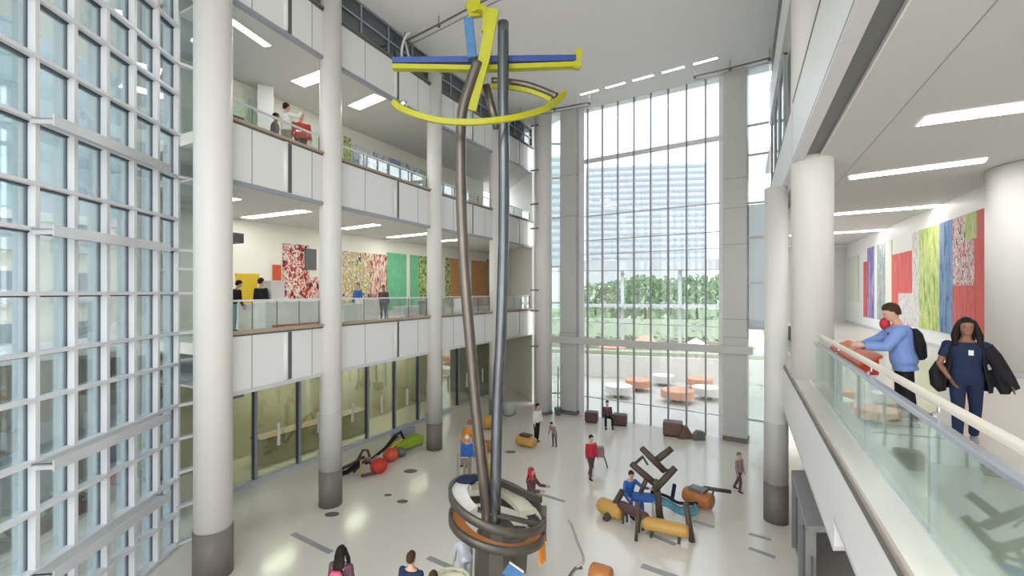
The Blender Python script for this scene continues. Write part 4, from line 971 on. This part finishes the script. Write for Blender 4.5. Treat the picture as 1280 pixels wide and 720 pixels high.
MB().tube([(0,.02,0),(0,.02,1.05)], .02, 8).build('pole', 'dkgrey', t); MB().lathe([(.18,0),(.18,.02)], n=20).build('foot', 'dkgrey', t)
# walking frame
x, y = gp_(577,602); t = thing('walking_frame', (x,y,0), 'thin metal frame beside the person in blue top', 'frame')
for s in (-.14,.22): MB().tube([(s,-.15,0),(s,-.1,.9),(s,.2,.9),(s,.3,0)], .016, 8).build('side_tube', 'pipe', t)
MB().tube([(-.14,-.1,.88),(.22,-.1,.88)], .016, 8).build('cross_bar', 'pipe', t)

# tangled dark frame with red poufs and lime seat between the second and third columns
x0, y0 = gp_(452,592)
t = thing('tangled_frame', (x0,y0,0), 'tangled dark red and black steel frame on the floor between two round columns', 'sculpture')
def Q(px, py, dy=0., z=None): return ((px-452)/560*y0, dy, (592-py)/560*y0)
for nm, pts, r_, m_ in (('bar',[(-.95,-.2,.12),(-.4,0,.32),(.0,.3,.5)],.06,'plum'),('bar',[(-.75,-.35,.1),(-.45,-.2,.14),(-.15,.0,.35),(.0,.1,.40)],.085,'black'),
     ('bar',[(-.3,.3,.28),(-.05,.3,.75),(.12,.3,.74),(.2,.3,.5)],.05,'plum'),('bar',[(.0,.4,.2),(.3,.6,.4),(.65,.9,.65),(.95,1.3,.95)],.055,'black'),
     ('bar',[(.5,.9,.5),(.85,1.3,.95),(1.05,1.5,1.05),(1.15,1.6,.75)],.05,'black'),('bar',[(.6,1.0,.35),(.85,1.3,.6),(1.1,1.5,.78)],.045,'log'),
     ('bar',[(-.3,0,.05),(.1,.1,.45),(.35,.2,.25)],.05,'plum'),('bar',[(.1,-.35,.06),(.25,-.3,.08),(.55,-.2,.12)],.05,'maroon'),('bar',[(-.02,0,.5),(.05,-.2,.15),(.15,-.35,.03)],.04,'log'),
     ('bar',[(-.1,.3,.5),(.25,.35,.35),(.45,.4,.5)],.04,'rose')):
    MB().tube(pts, r_, 10).build(nm, m_, t, True)
for px, py, r_, m_, lb in ((471,595,.31,'red','faded red round pouf nearer the tangled dark frame'),(486,580,.30,'crimson','deep red round pouf beside the lime green seat')):
    x, y = gp_(px,py+0); o = MB().ball((0,0,0), r_, 20, (1,1,.88)).build('pouf', 'red' if m_=='red' else 'redor', smooth=True); o.location=(x,y+.25,r_*.88); tag(o, lb, 'pouf')
x, y = gp_(499,573); o = MB().ball((0,0,.18), .24, 16, (1.1,.9,.7)).build('bag', 'dkgrey', smooth=True); o.location=(x,y+.2,0); tag(o,'dark slumped bag between the red poufs and the lime seat','bag')
x, y = gp_(505,566); t = thing('lime_sofa', (x,y,0), 'lime green seat with a grey backrest by the third round column', 'sofa', rz=R(58))
MB().box((.35,.25,.28),(1.6,.6,.35)).build('seat', 'lime', t, bevel=.06); MB().box((.5,.55,.55),(1.3,.25,.42)).build('backrest', 'greyfab', t, bevel=.1)
for u_, v_ in ((-.35,0),(1.05,0),(-.35,.5),(1.05,.5)): MB().tube([(u_,v_,0),(u_,v_,.12)], .03, 8).build('leg', 'logo', t)
# decorated plant by the window
t = thing('potted_plant', (2.46,24.05,0), 'tall dark potted plant between the two end pillars', 'plant')
MB().lathe([(.16,0),(.2,.4)], n=16).build('pot', 'dkgrey', t)
MB().tube([(0,0,.4),(.02,0,2.6)], .03, 8).build('stem', 'trunk', t)
b = MB()
for i in range(90):
    a = random.random()*6.28; z_ = .6+random.random()*2.3; r_ = .08+random.random()*.16
    c = Vector((r_*math.cos(a), r_*math.sin(a), z_)); d = Vector((math.cos(a)*.1, math.sin(a)*.1, random.uniform(-.05,.1))); s_ = Vector((-math.sin(a),math.cos(a),0))*.03
    v = [b.bm.verts.new(p) for p in (c, c+d*.5+s_, c+d, c+d*.5-s_)]; b.bm.faces.new(v)
b.build('leaves', 'leaf', t)

# ------------------------------------------------------------------ outside
tag(MB().prism([(-90,-60),(120,-60),(160,220),(-120,220)], -.6, -.31).build('ground_outside', 'plaza'), 'pale plaza paving outside', 'ground', kind='structure')
def tree(x, y, h_, r_, label, m_='leafp', z=-.3):
    t = thing('tree', (x,y,z), label, 'tree', 'trees on the plaza')
    MB().tube([(0,0,0),(.1,0,h_*.3),(0,.1,h_*.6)], [.22,.16,.1], 8).build('trunk', 'trunk', t)
    b = MB(); rnd = random.Random(int(x*7+y))
    for i in range(520):
        a = rnd.random()*6.283; ph = math.acos(rnd.uniform(-.6,1)); rr = r_*(.55+.5*rnd.random())
        c = Vector((rr*math.sin(ph)*math.cos(a), rr*math.sin(ph)*math.sin(a), h_*.62+rr*.9*math.cos(ph)))
        u_ = Vector((rnd.uniform(-1,1),rnd.uniform(-1,1),rnd.uniform(-1,1))).normalized(); w_ = u_.cross(Vector((.3,.5,.8))).normalized(); s_ = r_*.16
        b.bm.faces.new([b.bm.verts.new(p) for p in (c-u_*s_, c-w_*s_*.6, c+u_*s_, c+w_*s_*.6)])
    b.build('crown', m_, t); return t
tl_ = ['pale leafy tree on the plaza beside the window mullions, first from the round end column','pale leafy tree second from the round end column','bushy green tree at the middle of the tall end window','pale tree on the plaza just past the middle of the end window','broad green tree near the corridor side of the end window','tree at the corridor edge of the end window']
for i, (px, Y, hh) in enumerate(((744,66,9.5),(776,70,10.6),(806,64,11.2),(838,70,11.2),(871,60,11.0),(908,70,12))):
    tree((px-640)/560*Y, Y, hh*.95, 3.0, tl_[i], 'leaf' if i in (2,4) else 'leafp')
# far building with stripes behind the trees
def stripes(name, x, y, w_, h_, rz, n, label, z=0, m1='white', m2='midgrey'):
    t = thing(name, (x,y,-.3), label, 'building', rz=R(rz))
    wl_ = MB().box((0,0,h_/2),(w_,8,h_)).build('wall', m1, t)
    b = MB()
    for i in range(n):
        zz = z+(h_-z)*(i+.5)/n
        b.box((0,-4.03,zz),(w_*.97,.12,(h_-z)/n*.38))
    b.build('window_band', m2, wl_); return t
M['far'] = mat('far_white_facade', (.46,.47,.48), .6, var=.01); M['farg'] = mat('far_glass_band', (.29,.33,.37), .3, var=.1)
M['tower'] = mat('tower_glass', (.34,.42,.46), .4, var=.12, scale=.15, stretch=(1,1,.2)); M['towerb'] = mat('tower_band', (.28,.37,.41), .4, var=.1, scale=.3)
M['pav'] = mat('pavilion_timber', (.20,.175,.125), .6, var=.35, scale=.8)
M['ylaw'] = mat('dry_lawn', (.42,.42,.30), .8, var=.3, scale=.3)
stripes('office_building', 28, 96, 24, 33, -8, 17, 'pale office tower with horizontal window bands beyond the end window', 12, 'far', 'farg')
stripes('office_building', 7, 100, 14, 36, -4, 15, 'pale tower with narrow window bands beyond the mullions next to the end column', 12, 'far', 'farg')
t = thing('footbridge', (18,48,4.9), 'pale covered footbridge crossing beyond the end window', 'bridge', rz=R(-12))
MB().box((0,0,4.6),(46,2.5,1.1)).build('roof', 'far', t); MB().box((0,0,.2),(46,2.2,.3)).build('deck', 'far', t)
for i in range(7): MB().box((-18+i*6,0,-.2),(.35,.35,9.6)).build('post', 'far', t)
t = thing('terrace_wall', (9,36,-.3), 'low cream terrace wall with planting outside the end window', 'wall', rz=R(-15))
MB().box((0,0,.9),(34,.5,1.8)).build('wall_face', 'umbw', t); MB().box((0,.8,1.9),(33,1.4,.4)).build('planting', 'ylaw', t)
def umbrella(x, y, r_, label, m_):
    t = thing('parasol', (x,y,-.3), label, 'parasol', 'parasols on the terrace')
    MB().lathe([(.03,0),(.03,2.5)], n=10).build('pole', 'alu', t); MB().lathe([(.3,0),(.3,.08)], n=16).build('base', 'dkgrey', t)
    n = 8; b = MB(); top = b.bm.verts.new((0,0,2.85)); lo = [b.bm.verts.new((r_*math.cos(2*math.pi*i/n), r_*math.sin(2*math.pi*i/n), 2.2)) for i in range(n)]; bt = b.bm.verts.new((0,0,2.78))
    lo2 = [b.bm.verts.new((v.co.x,v.co.y,2.14)) for v in lo]
    for i in range(n):
        b.bm.faces.new((top,lo[i],lo[(i+1)%n])); b.bm.faces.new((lo[i],lo2[i],lo2[(i+1)%n],lo[(i+1)%n])); b.bm.faces.new((bt,lo2[(i+1)%n],lo2[i]))
    b.build('canopy', m_, t); return t
for x_, y_, r_, m_, lb in ((8.6,38.5,1.2,'umb','orange parasol closest to the pale end column'),(12.6,42.5,1.2,'umb','orange parasol standing furthest out on the terrace'),(16.2,39.5,1.2,'umbw','cream parasol between two orange ones on the terrace'),(19.4,38.0,1.2,'umb','orange parasol at the corridor side of the window')):
    umbrella(x_, y_, r_, lb, m_)
def cafe_table(x, y, r_, m_, label):
    t = thing('cafe_table', (x,y,-.3), label, 'table', 'cloth-covered tables on the terrace')
    MB().lathe([(r_,.3),(r_,.74),(r_*.98,.76)], n=20).build('tablecloth', m_, t); MB().lathe([(.06,0),(.06,.3)], n=10).build('pedestal', 'alu', t); MB().lathe([(.35,0),(.35,.04)], n=16).build('base', 'dkgrey', t)
for x_, y_, r_, m_, lb in ((7.0,29.5,.9,'umbw','cream terrace table closest to the pale end column'),(8.9,31.5,.9,'umb','orange terrace table seen past the third mullion'),(10.4,28.2,1.0,'umb','most vivid orange terrace table near the middle of the window'),(12.6,29.0,.9,'umbw','cream terrace table beside the vivid orange one'),(13.4,32.0,.9,'umb','orange terrace table at the corridor side'),(11.2,33.2,.8,'umbw','cream terrace table furthest from the window')):
    cafe_table(x_, y_, r_, m_, lb)
for x_, y_, z_, L_, h_, m_, lb in ((14,62,0,34,3.6,'leafp','pale clipped hedge row nearest the terrace'),(15,74,0,40,4.6,'leaf','tall green hedge row beyond the tree trunks'),(12,54,0,30,1.4,'ylaw','low dry grass bank beyond the terrace wall')):
    o = MB(); rnd = random.Random(int(x_)); o.box((0,0,h_*.45),(L_,2.0,h_*.9))
    for i in range(500):
        c = Vector((rnd.uniform(-L_/2,L_/2), rnd.uniform(-1.1,1.1), h_*rnd.uniform(.2,1.08))); u_ = Vector((rnd.uniform(-1,1),rnd.uniform(-1,1),rnd.uniform(-1,1))).normalized(); w_ = u_.cross(Vector((.3,.5,.8))).normalized()
        o.bm.faces.new([o.bm.verts.new(p) for p in (c-u_*.5, c-w_*.3, c+u_*.5, c+w_*.3)])
    o = o.build('hedge', m_); o.location = (x_,y_,-.3); o.rotation_euler = (0,0,R(-10)); tag(o, lb, 'hedge')
# buildings beyond the curtain wall
t = thing('apartment_building', (-37,30,-.3), 'pale apartment block with balconies seen through the glass curtain wall', 'building', rz=R(52))
wl_ = MB().box((0,0,5.8),(22,9,11.6)).build('wall', 'umbw', t)
for i in range(3):
    for j in range(6):
        MB().box((-8.5+3.4*j,-4.9,1.6+3.4*i+1.6),(2.6,1.1,.9)).build('balcony', 'far', wl_)
        MB().box((-8.5+3.4*j,-4.52,1.6+3.4*i+2.4),(1.8,.08,1.7)).build('window', 'farg', wl_)
MB().box((0,0,11.9),(22.6,9.6,.6)).build('roof', 'alu', t)
stripes('office_building', -62, 40, 80, 62, 55, 16, 'huge pale blue office tower filling the view through the glass curtain wall', 6, 'tower', 'towerb')
t = thing('terrace_building', (-16.2,15.0,-.3), 'low brown timber-clad pavilion outside the lower curtain wall panes', 'building', rz=R(84))
wl_ = MB().box((0,0,2.4),(19,3,4.8)).build('wall', 'pav', t); MB().box((0,-.1,4.9),(19.6,3.8,.2)).build('roof', 'alu', t)
for i in range(8): MB().box((-8+2.3*i,-1.56,1.6),(1.5,.08,2.4)).build('window', 'farg', wl_)
t = thing('hedge', (-13.4,9.5,-.3), 'brown and green hedge outside the bottom panes of the curtain wall', 'hedge', rz=R(88))
b = MB(); rnd = random.Random(3)
for i in range(900):
    c = Vector((rnd.uniform(-4.5,4.5), rnd.uniform(-.5,.5), rnd.uniform(.1,1.1))); u_ = Vector((rnd.uniform(-1,1),rnd.uniform(-1,1),rnd.uniform(-1,1))).normalized(); w_ = u_.cross(Vector((.3,.5,.8))).normalized()
    b.bm.faces.new([b.bm.verts.new(p) for p in (c-u_*.12, c-w_*.07, c+u_*.12, c+w_*.07)])
b.build('leaves', 'leaf', t); MB().box((0,0,.3),(9.2,1.0,.6)).build('trough', 'brown', t)

# ------------------------------------------------------------------ sky, sun, camera
w = bpy.data.worlds.new('World'); bpy.context.scene.world = w; w.use_nodes = True
n = w.node_tree; bg = n.nodes['Background']
tc = n.nodes.new('ShaderNodeTexCoord'); sx = n.nodes.new('ShaderNodeSeparateXYZ'); rp = n.nodes.new('ShaderNodeValToRGB')
n.links.new(tc.outputs['Generated'], sx.inputs[0]); n.links.new(sx.outputs['Z'], rp.inputs[0]); n.links.new(rp.outputs[0], bg.inputs[0])
rp.color_ramp.elements[0].color = (1,.985,.97,1); rp.color_ramp.elements[1].color = (.90,.95,1,1); rp.color_ramp.elements[1].position = .6
bg.inputs[1].default_value = 1.9
sun = bpy.data.lights.new('sun', 'SUN'); sun.energy = 1.0; sun.angle = R(20); sun.color = (1,.97,.92)
so = bpy.data.objects.new('sun', sun); C.objects.link(so); so.rotation_euler = (R(40),R(-10),R(-20))

cam = bpy.data.cameras.new('camera'); co = bpy.data.objects.new('camera', cam); C.objects.link(co)
cam.sensor_width = 36; cam.lens = 36*560/1280; cam.shift_y = 5/1280; cam.clip_end = 500; cam.clip_start = .05
co.location = (0,0,H); co.rotation_euler = (R(90),0,0)
sc0 = bpy.context.scene; sc0.camera = co
vs = sc0.view_settings; vs.view_transform = 'Standard'; vs.look = 'None'; vs.gamma = 1; vs.use_curve_mapping = False; vs.exposure = 0.95
